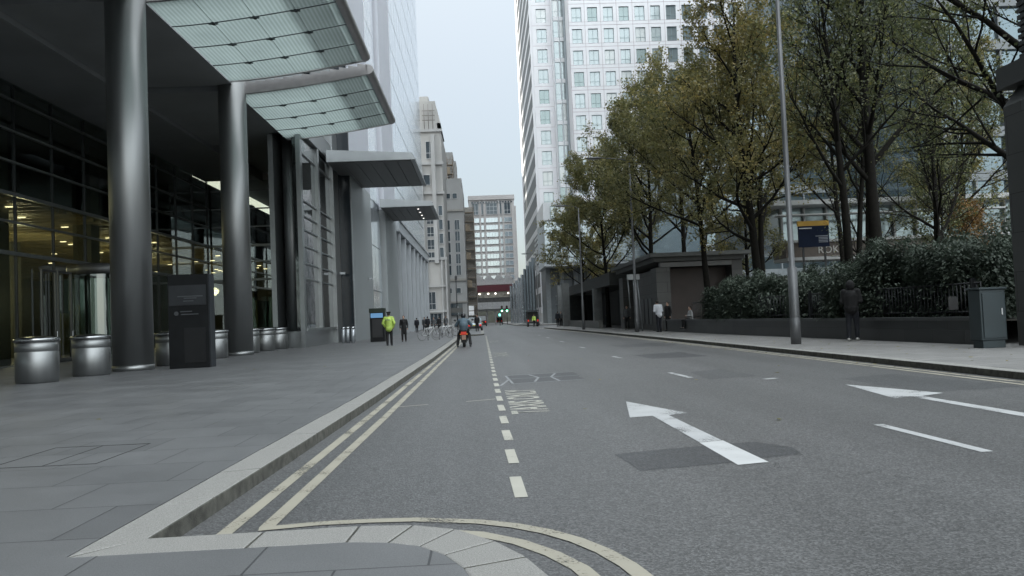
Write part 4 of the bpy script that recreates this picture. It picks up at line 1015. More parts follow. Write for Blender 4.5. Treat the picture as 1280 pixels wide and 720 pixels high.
def lamp_post(x, y, h, label, arm=1.9, thick=.08, base=.15, sleeve=2.5, headx=-1):
    t = thing('street_lamp', label, 'street lamp', (x, y, .12), group='street lamps along the right kerb')
    mb = MB(); mb.lathe((x,y,0), [(base*1.05,.12),(base*1.05,.9),(base,.91),(base,.96),(base*.98,sleeve),(thick*1.15,sleeve+.03),(thick,h*.6),(thick*.75,h)], 20); mb.build('pole', M('lamp_pole_grey', (.15,.155,.16), .45, .5, var=.08), t)
    if arm:
        s = headx
        mb = MB(); mb.tube([(x,y,h-.15),(x+s*.3*arm,y,h+.02),(x+s*arm,y,h+.12)], [.045,.035,.03], 8); mb.build('arm', _m['lamp_pole_grey'], t)
        mb = MB(); vs = []
        mb.ball((x+s*(arm+.45), y, h+.13), (.55,.17,.075), 16, 8); hd = mb.build('lamp_head', M('lamp_head_dark', (.10,.105,.11), .4, .4), t)
        MB().box(x+s*(arm+.15),y-.1,h+.045,x+s*(arm+.8),y+.1,h+.058).build('lens', M('lamp_lens', (.35,.35,.34), .2), hd)
    return t
lamp_post(9.72,24.6,11.2,'nearest tall grey lamp post standing before the planter wall', arm=2.0)
lamp_post(9.45,48.8,10.8,'slim lamp post rising through the tree crown by the stone pavilion', arm=1.7, thick=.07, base=.12, sleeve=3.0)
lamp_post(8.15,64.5,10.1,'third lamp post with its head against the white tower podium', arm=1.0, thick=.07, base=.11)
lamp_post(7.9,112,10.1,'farthest lamp post by the steel blades near the parked buggy', arm=1.1, thick=.07, base=.10)
# banner post cluster beside the second lamp
bp_ = thing('banner_frame', 'pair of slender slanted grey posts holding a small box near the pavilion', 'banner frame', (9.9,50.5,.12))
mb = MB(); mb.tube([(9.75,50.6,.12),(9.7,50.6,3.6)], .045, 8); mb.tube([(10.15,50.6,.12),(9.95,50.6,3.5)], .04, 8); mb.build('post', alu, bp_)
MB().box(9.3,50.5,3.4,10.1,50.7,3.75).build('box', alu, bp_, bevel=.02)
MB().tube([(9.35,50.6,3.4),(9.42,50.6,1.6)], .035, 6).build('hanger', alu, bp_)
for x, y, h, l in ((-3.1,100,6.9,'tall dark mast with a box camera above the bicycles'),):
    t = thing('camera_mast', l, 'mast', (x,y,.12))
    MB().lathe((x,y,0), [(.10,.12),(.08,2),(.06,h)], 10).build('pole', black, t)
    MB().box(x-.15,y-.2,h-.6,x+.15,y+.2,h-.1).build('camera', black, t); MB().box(x-.8,y-.3,2.25,x+.7,y+.3,2.85).build('sign_box', M('mast_box', (.09,.09,.085), .5), t)
def sign_post(x, y, h, plates, label):
    t = thing('road_sign', label, 'road sign', (x,y,.12)); MB().tube([(x,y,.12),(x,y,h)], .04, 8).build('post', alu, t)
    for (w_, z0, z1, m) in plates: MB().box(x-w_/2,y-.06,z0,x+w_/2,y-.045,z1).build('plate', m, t)
wp = M('sign_white', (.7,.71,.72), .4, var=.03)
sign_post(-1.95,147.6,3.9,[(.95,3.0,3.85,wp),(.95,2.1,2.85,wp)],'two white sign plates on one post beside the scaffolding')
sign_post(-3.6,120,3.4,[(1.3,2.75,3.1,wp)],'wide white sign plate on a post past the bicycles')
def traffic_light(x, y, label):
    t = thing('traffic_light', label, 'traffic light', (x,y,.12), group='green traffic lights at the junction')
    MB().tube([(x,y,.12),(x,y,3.7)], .06, 8).build('pole', black, t)
    h_ = MB().box(x-.20,y-.35,2.45,x+.20,y-.08,3.6).build('signal_head', black, t, bevel=.03)
    for z, m in ((3.38,M('lens_red_off', (.06,.01,.01), .3)),(3.03,M('lens_amber_off', (.06,.035,.01), .3)),(2.68,mat_emit('green_lamp', (.15,1,.55), 5) if 'green_lamp' not in _m else _m['green_lamp'])):
        MB().lathe((x,y-.38,z), [(.14,0),(.14,.03)], 12, axis='Y').build('lens', m, h_)
traffic_light(3.66,148,'green traffic light farther from the steel blades'); traffic_light(4.62,149,'green traffic light closest to the steel blades')
t = thing('pedestrian_signal', 'low pedestrian signal with a small teal lamp by the traffic lights', 'signal', (3.2,147,.1)); MB().tube([(3.2,147,0),(3.2,147,2.4)], .05, 8).build('pole', black, t); MB().box(3.05,146.8,1.75,3.35,147,2.15).build('signal_box', mat_emit('teal_lamp', (.15,.7,.6), 1.2), t)

# ------------------------------------------------------------------ bicycles and stands
def bicycle(x, y, rz, col_, label):
    t = thing('bicycle', label, 'bicycle', (x,y,.12), rz, 'bicycles parked on the left pavement')
    fm = M('bike_frame_'+label.split()[0], col_, .35, .5)
    for wx_ in (-.52, .52):
        w_ = MB(); n = 28
        for r, th in ((.335,.017),(.31,.010)):
            w_.tube([(wx_+r*math.cos(2*math.pi*k/n), 0, .35+r*math.sin(2*math.pi*k/n)) for k in range(n+1)], th, 6, False)
        wo = w_.build('wheel', M('tyre_grey', (.20,.20,.20), .7), t, world=False)
        s = MB()
        for k in range(12): a = math.pi*2*k/12; s.tube([(wx_,0,.35),(wx_+.31*math.cos(a),0,.35+.31*math.sin(a))], .003, 3, False)
        s.lathe((wx_,-.04,.35), [(.022,0),(.022,.08)], 8, axis='Y'); s.build('spokes', chrome, wo, world=False)
    f_ = MB()
    for a, b in (((-.52,0,.35),(-.08,0,.30)),((-.08,0,.30),(-.20,0,.80)),((-.20,0,.80),(-.52,0,.35)),((-.08,0,.30),(.36,0,.72)),((-.19,0,.75),(.34,0,.84)),((.34,0,.90),(.40,0,.62)),((.40,0,.62),(.52,0,.35))):
        f_.tube([a, b], .018, 6)
    f_.build('frame', fm, t, world=False)
    MB().tube([(.34,0,.88),(.36,0,1.0)], .014, 6).tube([(.38,-.28,1.02),(.42,-.1,1.02),(.42,.1,1.02),(.38,.28,1.02)], .014, 6).build('handlebar', chrome, t, world=False)
    MB().tube([(-.20,0,.8),(-.23,0,.92)], .014, 6).ball((-.24,0,.95), (.14,.07,.03), 10, 6).build('saddle', black, t, world=False)
    MB().lathe((-.08,-.03,.30), [(.08,0),(.08,.02)], 14, axis='Y').tube([(-.08,.05,.30),(.05,.05,.18)], .012, 5).build('crank', chrome, t, world=False)
    return t
bicycle(-3.35,50.0,R(38),(.55,.56,.56),'silver bicycle nearest the camera, leaning at the first stand')
bicycle(-2.75,55.5,R(33),(.45,.46,.48),'grey bicycle in the middle of the parked row')
bicycle(-2.55,61.0,R(30),(.60,.61,.60),'white bicycle at the far end of the row, beside the moped rider')
for i, (x, y, l) in enumerate(((-3.1,50.6,'steel hoop stand behind the silver bicycle'),(-2.5,56.0,'steel hoop stand behind the grey bicycle'),(-2.3,61.5,'steel hoop stand behind the white bicycle'))):
    o = MB().tube([(x-.35,y-.2,.12),(x-.35,y-.2,.75),(x-.25,y-.14,.87),(x+.25,y+.14,.87),(x+.35,y+.2,.75),(x+.35,y+.2,.12)], .025, 8).build('bicycle_stand', chrome)
    tag(o, l, 'bicycle stand', 'hoop stands for bicycles')

# ------------------------------------------------------------------ vehicles
def loft(mb, secs):
    """secs: list of closed loops with equal counts."""
    n = len(secs[0]); vs = [p for s in secs for p in s]
    fs = [(i*n+k, i*n+(k+1)%n, (i+1)*n+(k+1)%n, (i+1)*n+k) for i in range(len(secs)-1) for k in range(n)]
    fs += [tuple(range(n-1,-1,-1)), tuple(range((len(secs)-1)*n, len(secs)*n))]
    mb.add(vs, fs, True)
def wheel(parent, x, y, z, r, w_, name='wheel'):
    o = MB().lathe((x,y,z), [(r*.85,-w_/2),(r,-w_/2+.02),(r,w_/2-.02),(r*.85,w_/2)], 20, axis='X').build(name, rubber, parent, world=False)
    MB().lathe((x,y,z), [(r*.6,-w_/2-.008),(r*.6,w_/2+.008)], 14, axis='X').build('rim', alu, o, world=False)
def car(x, y, rz, L, W, Hh, paint, label, cat='car', name='parked_car', cab=False, lit=False):
    """Rear faces -Y locally; length along +Y."""
    t = thing(name, label, cat, (x,y,0), rz)
    mb = MB(); hw = W/2; zb = .28; zs = Hh*.56
    def loop(y_, w_, z0, z1): 
        return [(-w_,y_,z0),(-w_*1.0,y_,z1-.12),(-w_*.93,y_,z1),(w_*.93,y_,z1),(w_,y_,z1-.12),(w_,y_,z0)]
    loft(mb, [loop(0,hw*.90,zb+.1,zs*.92), loop(.12,hw*.97,zb,zs), loop(L*.3,hw,zb-.05,zs*1.02), loop(L*.72,hw,zb-.05,zs*1.0), loop(L*.95,hw*.96,zb,zs*.82), loop(L,hw*.85,zb+.1,zs*.66)])
    mb.build('body', paint, t, world=False)
    g = MB(); y0, y1 = (.15, L*.62) if cab else (.25, L*.68); top = .90 if cab else .80
    def l2(y_, w_, z_): return [(-w_,y_,z_),(w_,y_,z_)]
    vs = [(-hw*.92,y0,zs),(hw*.92,y0,zs),(hw*.92,y1,zs),(-hw*.92,y1,zs),(-hw*top*.92,y0+.3*(1-cab*.6),Hh-.06),(hw*top*.92,y0+.3*(1-cab*.6),Hh-.06),(hw*top*.92,y1-.55,Hh-.06),(-hw*top*.92,y1-.55,Hh-.06)]
    g.add(vs, [(0,3,2,1),(4,5,6,7),(0,1,5,4),(1,2,6,5),(2,3,7,6),(3,0,4,7)], False); g.build('window', M('car_glass', (.04,.05,.055), .05, .3, spec=.8), t, world=False)
    MB().add.__self__ if False else None
    rf = MB(); rf.box(-hw*top*.90,y0+.28,Hh-.075,hw*top*.90,y1-.52,Hh-.0)
    for sx in (-1,1):
        rf.tube([(sx*hw*.92,y0,zs),(sx*hw*top*.92,y0+.3*(1-cab*.6),Hh-.05)], .05, 5); rf.tube([(sx*hw*.92,y1,zs),(sx*hw*top*.92,y1-.55,Hh-.05)], .04, 5); rf.tube([(sx*hw*.93,(y0+y1)/2,zs),(sx*hw*top*.93,(y0+y1)/2,Hh-.05)], .04, 5)
    rf.build('roof', paint, t, world=False)
    for sx in (-1,1):
        for yy in (L*.19, L*.82): wheel(t, sx*(hw-.09), yy, .32, .32, .2)
        MB().box(sx*hw*.62,-.02,zs*.62,sx*hw*.86,.06,zs*.85).build('tail_light', mat_emit('tail_red', (.55,.02,.01), .25) if 'tail_red' not in _m else _m['tail_red'], t, world=False)
    MB().box(-hw*.85,-.06,zb+.05,hw*.85,.05,zb+.25).build('bumper', black, t, world=False)
    MB().box(-.26,-.035,zb+.3,.26,-.005,zb+.42).build('number_plate', M('plate_yellow', (.5,.42,.08), .5), t, world=False)
    return t
car(-.9,92,R(0),4.2,1.75,1.55,M('silver_blue_paint', (.36,.43,.47), .25, .5, var=.05),'pale silver blue car stopped beyond the moped rider')
car(-.1,146,0,4.6,1.75,1.95,M('maroon_black_paint', (.035,.012,.016), .25, .2, var=.1),'dark maroon taxi driving away toward the station bridge','taxi','taxi',cab=True)
car(4.3,205,0,4.3,1.8,1.6,M('dark_car_paint', (.03,.033,.036), .25, .3, var=.1),'small dark car far ahead under the station bridge',name='distant_car')
# open utility buggy at the side road
ub = thing('utility_buggy', 'small dark boxy service buggy standing before the steel blades', 'utility vehicle', (6.95,110,0))
mb = MB(); mb.box(-.8,0,.45,.8,2.6,.62); mb.box(-.8,-.02,.62,-.72,2.6,1.1); mb.box(.72,-.02,.62,.8,2.6,1.1); mb.box(-.8,1.4,.62,.8,1.48,2.05); mb.box(-.72,2.5,.62,.72,2.6,1.3); mb.build('body', black, ub, world=False)
MB().box(-.85,-.05,2.1,.85,2.7,2.28).build('roof', M('buggy_roof', (.04,.045,.05), .4), ub, world=False)
mb = MB()
for sx in (-.76,.76):
    for yy in (.05,2.5): mb.tube([(sx,yy,.6),(sx,yy,2.12)], .035, 6)
mb.build('roof_post', black, ub, world=False)
for sx in (-.66,.66):
    for yy in (.35,2.1): wheel(ub, sx, yy, .3, .3, .2)
    MB().box(sx-.07,-.06,.7,sx+.07,-.025,.95).build('tail_light', _m['tail_red'], ub, world=False)
MB().box(-.7,.6,.62,.7,1.3,.95).build('seat', dark_in, ub, world=False)

# ------------------------------------------------------------------ people
skin = M('skin', (.45,.29,.22), .55, var=.06)
def remesh(mb, name, mat, parent, vox, loc=(0,0,0), smooth=2):
    o = link_mesh('tmp', mb.mesh('tmp', mat), None)
    r = o.modifiers.new('r', 'REMESH'); r.mode = 'VOXEL'; r.voxel_size = vox; r.use_smooth_shade = True
    s = o.modifiers.new('s', 'SMOOTH'); s.iterations = smooth; s.factor = .5
    dg = bpy.context.evaluated_depsgraph_get(); me = bpy.data.meshes.new_from_object(o.evaluated_get(dg)); bpy.data.objects.remove(o)
    me.materials.clear(); me.materials.append(mat)
    return link_mesh(name, me, parent, loc)
def limb(mb, pts, rad, n=10):
    mb.tube(pts, rad, n)
    for p, r in zip(pts, rad): mb.ball(p, r, n, 6)
def person(x, y, z, h, rz, label, top, legs, shoe=None, hair=None, coat=0.0, hood=False, cap=None, stride=.1, arms='down', seat=False, vox=.022, bow=0.0, loosen=0.0, face=True):
    """Figure 1.75 units tall facing local +Y, scaled to h."""
    k = h/1.75; P = lambda a: (a[0]*k, a[1]*k, a[2]*k)
    def T(pts): return [P(p) for p in pts]
    pz = .52 if seat else .93
    if seat:
        ank = [(-.11,.42,.08),(.13,.46,.08)]; kne = [(-.12,.44,.50),(.13,.46,.50)]; hip = [(-.09,0,pz),(.09,0,pz)]
    else:
        ank = [(-.10,-stride,.09),(.10,stride,.09)]; kne = [(-.10,-stride*.35+.03,.50),(.10,stride*.6+.03,.50)]; hip = [(-.09,0,pz),(.09,0,pz)]
    ch = pz+.40; sh = pz+.51; nk = pz+.58; hd = pz+.70; by = bow
    S = [(-.19,by*.5,sh),(.19,by*.5,sh)]
    if arms == 'down': E_ = [(-.25,by*.5-.03,sh-.29),(.25,by*.5-.03,sh-.29)]; Hn = [(-.24,by*.5+.05,sh-.55),(.24,by*.5+.05,sh-.55)]
    elif arms == 'front': E_ = [(-.25,by*.5+.0,sh-.28),(.25,by*.5+.0,sh-.28)]; Hn = [(-.08,by+.24,sh-.24),(.10,by+.24,sh-.26)]
    elif arms == 'hips': E_ = [(-.30,-.06,sh-.27),(.30,-.06,sh-.27)]; Hn = [(-.20,.06,sh-.48),(.22,.06,sh-.48)]
    elif arms == 'bars': E_ = [(-.33,.10,sh-.22),(.33,.10,sh-.22)]; Hn = [(-.32,.42,sh-.22),(.32,.42,sh-.22)]
    b = MB()
    limb(b, T([(0,0,pz),(0,by*.2,pz+.2),(0,by*.4,ch),(0,by*.6,sh-.01)]), [.13*k,.115*k,.135*k,.10*k])
    limb(b, T([S[0],(0,by*.55,sh+.01),S[1]]), [.055*k,.07*k,.055*k])
    limb(b, T([(0,by*.6,sh),(0,by*.8,nk),(0,by,hd-.06)]), [.06*k,.052*k,.055*k])
    b.ball(P((0,by+.01,hd+.01)), (.076*k,.096*k,.115*k), 16, 12)
    b.ball(P((0,by+.035,hd-.06)), (.055*k,.065*k,.05*k), 12, 8)
    if face:
        b.tube(T([(0,by+.10,hd+.02),(0,by+.125,hd-.025),(0,by+.10,hd-.035)]), [.008*k,.014*k,.010*k], 6)
        for sx in (-1,1): b.ball(P((sx*.078,by+.005,hd)), (.012*k,.02*k,.03*k), 8, 6)
    for i, sx in enumerate((-1,1)):
        limb(b, T([hip[i],kne[i],ank[i]]), [.085*k,.058*k,.042*k])
        limb(b, T([ank[i],(ank[i][0],ank[i][1]+.12,.045)]), [.04*k,.035*k])
        limb(b, T([S[i],E_[i],Hn[i]]), [.052*k,.042*k,.030*k])
        d = (Vector(Hn[i])-Vector(E_[i])).normalized(); o_ = Vector(Hn[i])
        b.obox(P(tuple(o_+d*.05)), (.075*k,.04*k,.085*k), 0, 0, 0) if abs(d.z) > .5 else b.ball(P(tuple(o_+d*.04)), .038*k, 8, 6)
        if vox < .02:
            for q in range(4):
                a0 = o_+d*.085+Vector(((q-1.5)*.02,0,0)); ln = (.060,.075,.070,.055)[q]
                b.tube(T([tuple(a0), tuple(a0+d*ln*.6+Vector((0,.004,0))), tuple(a0+d*ln*.9+Vector((0,.02,0)))]), .0095*k, 6)
            a0 = o_+d*.03+Vector((-sx*.03,.02,0)); b.tube(T([tuple(a0), tuple(a0+d*.05+Vector((-sx*.015,.03,0)))]), .011*k, 6)
    body = remesh(b, 'person', skin, None, vox*k*.75, (x,y,z)); body.rotation_euler = (0,0,rz)
    tag(body, label, 'person')
    c = MB(); L_ = loosen; bot = pz-.02-coat
    limb(c, T([(0,-.01,bot+.05),(0,by*.1,pz+.08),(0,by*.4,ch-.02),(0,by*.6,sh-.01)]), [(.165+L_)*k,(.16+L_)*k,(.17+L_)*k,(.105)*k], 14)
    limb(c, T([S[0],(0,by*.55,sh),S[1]]), [(.075+L_*.4)*k,.09*k,(.075+L_*.4)*k])
    for i in (0,1):
        e = Vector(E_[i]).lerp(Vector(Hn[i]), .94); limb(c, T([S[i],E_[i],tuple(e)]), [(.075+L_*.4)*k,(.062+L_*.4)*k,(.045+L_*.2)*k])
    remesh(c, 'jacket', top, body, vox*k)
    c = MB()
    limb(c, T([(0,0,pz+.06),(0,0,pz)]), [.145*k,.15*k])
    for i in (0,1): limb(c, T([hip[i],kne[i],(ank[i][0],ank[i][1],ank[i][2]+.01)]), [.105*k,.078*k,.062*k])
    remesh(c, 'trousers', legs, body, vox*k)
    c = MB()
    for i in (0,1):
        limb(c, T([(ank[i][0],ank[i][1]-.04,ank[i][2]-.04),(ank[i][0],ank[i][1]+.06,ank[i][2]-.04),(ank[i][0],ank[i][1]+.15,ank[i][2]-.05)]), [.048*k,.05*k,.042*k])
    c.v = [(v[0],v[1],max(v[2],0.0)) for v in c.v]
    c.build('shoes', shoe or black, body, world=False)
    hm = hair or M('dark_hair', (.02,.016,.013), .7)
    c = MB(); c.ball(P((0,by-.012,hd+.03)), (.088*k,.102*k,.108*k), 16, 10)
    c.v = [(v[0],min(v[1],(by+.055)*k if v[2] < (hd+.06)*k else 9),v[2]) for v in c.v]
    c.build('hair', hm, body, world=False)
    if face:
        c = MB()
        for sx in (-1,1): c.ball(P((sx*.03,by+.098,hd+.018)), .010*k, 8, 6)
        c.box(-.022*k,(by+.094)*k,(hd-.055)*k,.022*k,(by+.104)*k,(hd-.049)*k); c.build('face_features', M('eye_mouth', (.06,.03,.03), .5), body, world=False)
    if hood:
        c = MB(); c.ball(P((0,by-.03,hd+.0)), (.125*k,.13*k,.15*k), 14, 10); c.v = [(v[0],min(v[1],(by+.04)*k),v[2]) for v in c.v]; c.build('hood', top, body, world=False)
    if cap:
        c = MB(); c.lathe(P((0,by,hd+.055)), [(.10*k,0),(.112*k,.03*k),(.12*k,.07*k),(.09*k,.09*k),(0,.092*k)], 16); c.obox(P((0,by+.11,hd+.06)), (.15*k,.09*k,.015*k)); c.build('cap', cap, body, world=False)
    return body
navyc = M('navy_cloth', (.014,.016,.022), .85, var=.2, scale=8); blackc = M('black_cloth', (.010,.010,.011), .85, var=.2, scale=8)
hiv = M('hi_vis_cloth', (.44,.60,.12), .6, var=.12, scale=9); whitec = M('white_shirt', (.62,.64,.68), .8, var=.06, scale=12)
greyc = M('grey_cloth', (.09,.095,.10), .85, var=.2, scale=8)
p = person(-4.92,42.3,.12,1.76,R(-6),'officer in a bright yellow green jacket and black cap walking away',hiv,blackc,cap=blackc,stride=.05,arms='hips',loosen=.03,coat=.06,vox=.018)
MB().box(-.13,-.215,1.33,.13,-.205,1.37).build('back_lettering', M('reflective_grey', (.30,.36,.25), .4), p, world=False)
person(-4.88,49.8,.12,1.60,R(180),'woman in a knee length black coat walking toward the camera',blackc,blackc,coat=.30,stride=.12,vox=.02)
person(10.35,46.6,.12,1.86,R(20),'man in white shirt and dark trousers with head bowed',whitec,navyc,arms='front',bow=.14,stride=.04,vox=.018,loosen=.02)
person(11.05,47.3,.12,1.74,R(120),'person in dark jacket standing close beside the white shirted man',blackc,blackc,arms='down',stride=.03,vox=.022)
person(11.72,25.0,.12,1.90,R(-35),'hooded man in black with pale trainers standing at the planter wall',blackc,navyc,shoe=M('pale_shoe', (.42,.42,.40), .6),hood=True,arms='front',stride=.10,vox=.018,loosen=.04)
person(10.35,57,.12,1.72,R(160),'dark dressed person behind the banner posts by the pavilion',greyc,blackc,stride=.06)
person(11.42,43.6,.31,1.6,R(90),'person in pale top seated on the planter wall before the recess',M('pale_top', (.36,.37,.38), .8),blackc,seat=True,arms='front')
cl = [(-7.2,88,navyc,'person in navy at the left end of the distant walking group'),(-6.5,90,greyc,'person in grey second along in the distant group'),(-5.95,87,navyc,'person in dark blue at the middle of the distant group'),(-5.4,89,greyc,'person in charcoal just right of the middle in the distant group'),(-4.75,88,blackc,'person in black fourth along before the stone building'),(-4.15,91,greyc,'last person at the right end of the distant group')]
for i, (x, y, m_, l) in enumerate(cl): person(x,y,.12,1.62+.05*(i%3),R(170 if i%2 else 10),l,m_,blackc,coat=.2*(i%2),stride=.12,vox=.035,face=False)
person(-.55,79,.12,1.62,R(180),'man in dark suit and white shirt on the kerb build-out',blackc,blackc,vox=.03)
person(7.0,108.9,0,1.62,R(180),'worker in a yellow vest behind the service buggy',hiv,blackc,vox=.035,face=False)
person(8.3,88,.12,1.7,R(0),'dark dressed person near the ramp pillars under the trees',navyc,blackc,vox=.035,face=False)
person(8.9,90.5,.12,1.7,R(180),'grey dressed person beside the far ramp pillar',greyc,blackc,vox=.035,face=False)

# moped with rider seen from behind
mo = thing('moped', 'black delivery moped with red tail light ridden away up the bay', 'moped', (-.92,38.3,0))
wheel(mo, 0, .25, .24, .24, .13); wheel(mo, 0, 1.45, .24, .24, .12)
mb = MB(); loft(mb, [[(-.10,.0,.5),(-.12,.0,.72),(.12,.0,.72),(.10,.0,.5)], [(-.16,.3,.35),(-.17,.3,.78),(.17,.3,.78),(.16,.3,.35)], [(-.15,.75,.28),(-.15,.75,.74),(.15,.75,.74),(.15,.75,.28)], [(-.16,.85,.26),(-.16,.85,.34),(.16,.85,.34),(.16,.85,.26)], [(-.17,1.15,.28),(-.17,1.15,.42),(.17,1.15,.42),(.17,1.15,.28)], [(-.17,1.25,.35),(-.20,1.22,.98),(.20,1.22,.98),(.17,1.25,.35)]])
mb.build('body', M('moped_black', (.02,.02,.022), .25, .2), mo, world=False)
MB().box(-.15,.05,.73,.15,.85,.82).build('seat', rubber, mo, world=False, bevel=.03)
mb = MB(); mb.tube([(0,1.2,.9),(0,1.15,1.05)], .03, 8); mb.tube([(-.34,1.08,1.06),(0,1.15,1.05),(.34,1.08,1.06)], .02, 8); mb.build('handlebar', black, mo, world=False)
MB().box(-.13,-.06,.60,.13,.0,.74).build('tail_light', mat_emit('tail_bright', (.45,.03,.015), .08), mo, world=False)
MB().box(-.10,-.08,.36,.10,-.06,.58).build('number_plate', M('plate_orange', (.30,.19,.14), .5), mo, world=False)
mb = MB(); mb.box(-.13,-.02,.22,.13,.02,.60); mb.build('mudguard', rubber, mo, world=False)
for sx in (-1,1):
    MB().ball((sx*.16,-.03,.62), (.035,.03,.035), 8, 6).build('indicator', M('amber', (.6,.22,.03), .3), mo, world=False)
    MB().tube([(sx*.30,1.1,1.06),(sx*.40,1.1,1.25)], .01, 5).ball((sx*.43,1.1,1.3), (.07,.015,.05), 10, 6).build('mirror', black, mo, world=False)
# the rider: one continuous body, feet down on both sides
b = MB()
limb(b, [(0,.30,.86),(0,.28,1.05),(0,.36,1.22),(0,.42,1.32)], [.14,.13,.15,.10]); limb(b, [(-.19,.40,1.28),(0,.40,1.32),(.19,.40,1.28)], [.06,.07,.06]); limb(b, [(0,.42,1.32),(0,.45,1.44)], [.055,.055]); b.ball((0,.46,1.47), (.078,.096,.11))
for sx in (-1,1):
    limb(b, [(sx*.10,.30,.84),(sx*.24,.55,.58),(sx*.30,.18,.10)], [.09,.06,.045]); limb(b, [(sx*.30,.18,.08),(sx*.31,.30,.05)], [.042,.035]); limb(b, [(sx*.19,.40,1.28),(sx*.36,.55,1.06),(sx*.30,.98,1.07)], [.055,.045,.035])
    for q in range(4): b.tube([(sx*.30+(q-1.5)*.02,1.0,1.08),(sx*.30+(q-1.5)*.02,1.07,1.07),(sx*.30+(q-1.5)*.02,1.08,1.03)], .01, 6)
    b.tube([(sx*.26,1.0,1.06),(sx*.25,1.06,1.03)], .012, 6)
rd_ = remesh(b, 'person', skin, None, .02, (-.92,38.3,0)); tag(rd_, 'rider in a slate blue padded jacket and dark helmet astride the moped', 'person')
c = MB(); limb(c, [(0,.22,.90),(0,.20,1.05),(0,.30,1.20),(0,.38,1.30)], [.20,.22,.20,.12], 14); limb(c, [(-.19,.38,1.27),(0,.38,1.31),(.19,.38,1.27)], [.09,.10,.09])
for sx in (-1,1): limb(c, [(sx*.19,.40,1.27),(sx*.37,.55,1.05),(sx*.31,.92,1.07)], [.095,.08,.055])
remesh(c, 'jacket', M('slate_blue_cloth', (.085,.125,.155), .7, var=.15, scale=8), rd_, .022)
c = MB(); limb(c, [(0,.32,.84),(0,.30,.90)], [.16,.16])
for sx in (-1,1): limb(c, [(sx*.10,.30,.84),(sx*.25,.55,.58),(sx*.31,.18,.14)], [.11,.085,.07])
remesh(c, 'trousers', blackc, rd_, .022)
c = MB()
for sx in (-1,1): limb(c, [(sx*.30,.14,.06),(sx*.31,.32,.05)], [.05,.045])
c.v = [(v[0],v[1],max(v[2],0)) for v in c.v]; c.build('shoes', black, rd_, world=False)
MB().ball((0,.45,1.50), (.125,.145,.14), 18, 12).build('helmet', M('helmet_black', (.015,.015,.018), .2), rd_, world=False)
#--PART5--
# ------------------------------------------------------------------ trees and shrubs
bark = M('dark_bark', (.013,.012,.010), .95, var=.3, scale=6, bump=.5, bscale=25, spec=.15)
leafA = mat_leaf('olive_leaf', [(0,(.075,.088,.034)),(.45,(.17,.172,.062)),(.8,(.29,.26,.09)),(1,(.44,.36,.12))], .55)
leafY = mat_leaf('yellowing_leaf', [(0,(.09,.10,.038)),(.4,(.20,.19,.068)),(.75,(.34,.28,.09)),(1,(.50,.36,.10))], .55)
leafS = mat_leaf('sparse_leaf', [(0,(.045,.060,.026)),(.5,(.10,.12,.048)),(.85,(.23,.23,.075)),(1,(.44,.39,.10))], .5)
leafH = mat_leaf('hedge_leaf', [(0,(.045,.060,.045)),(.5,(.085,.115,.085)),(.85,(.13,.165,.125)),(1,(.18,.21,.17))], .25)
leafO = mat_leaf('orange_leaf', [(0,(.14,.085,.025)),(.5,(.25,.14,.035)),(1,(.34,.20,.05))])

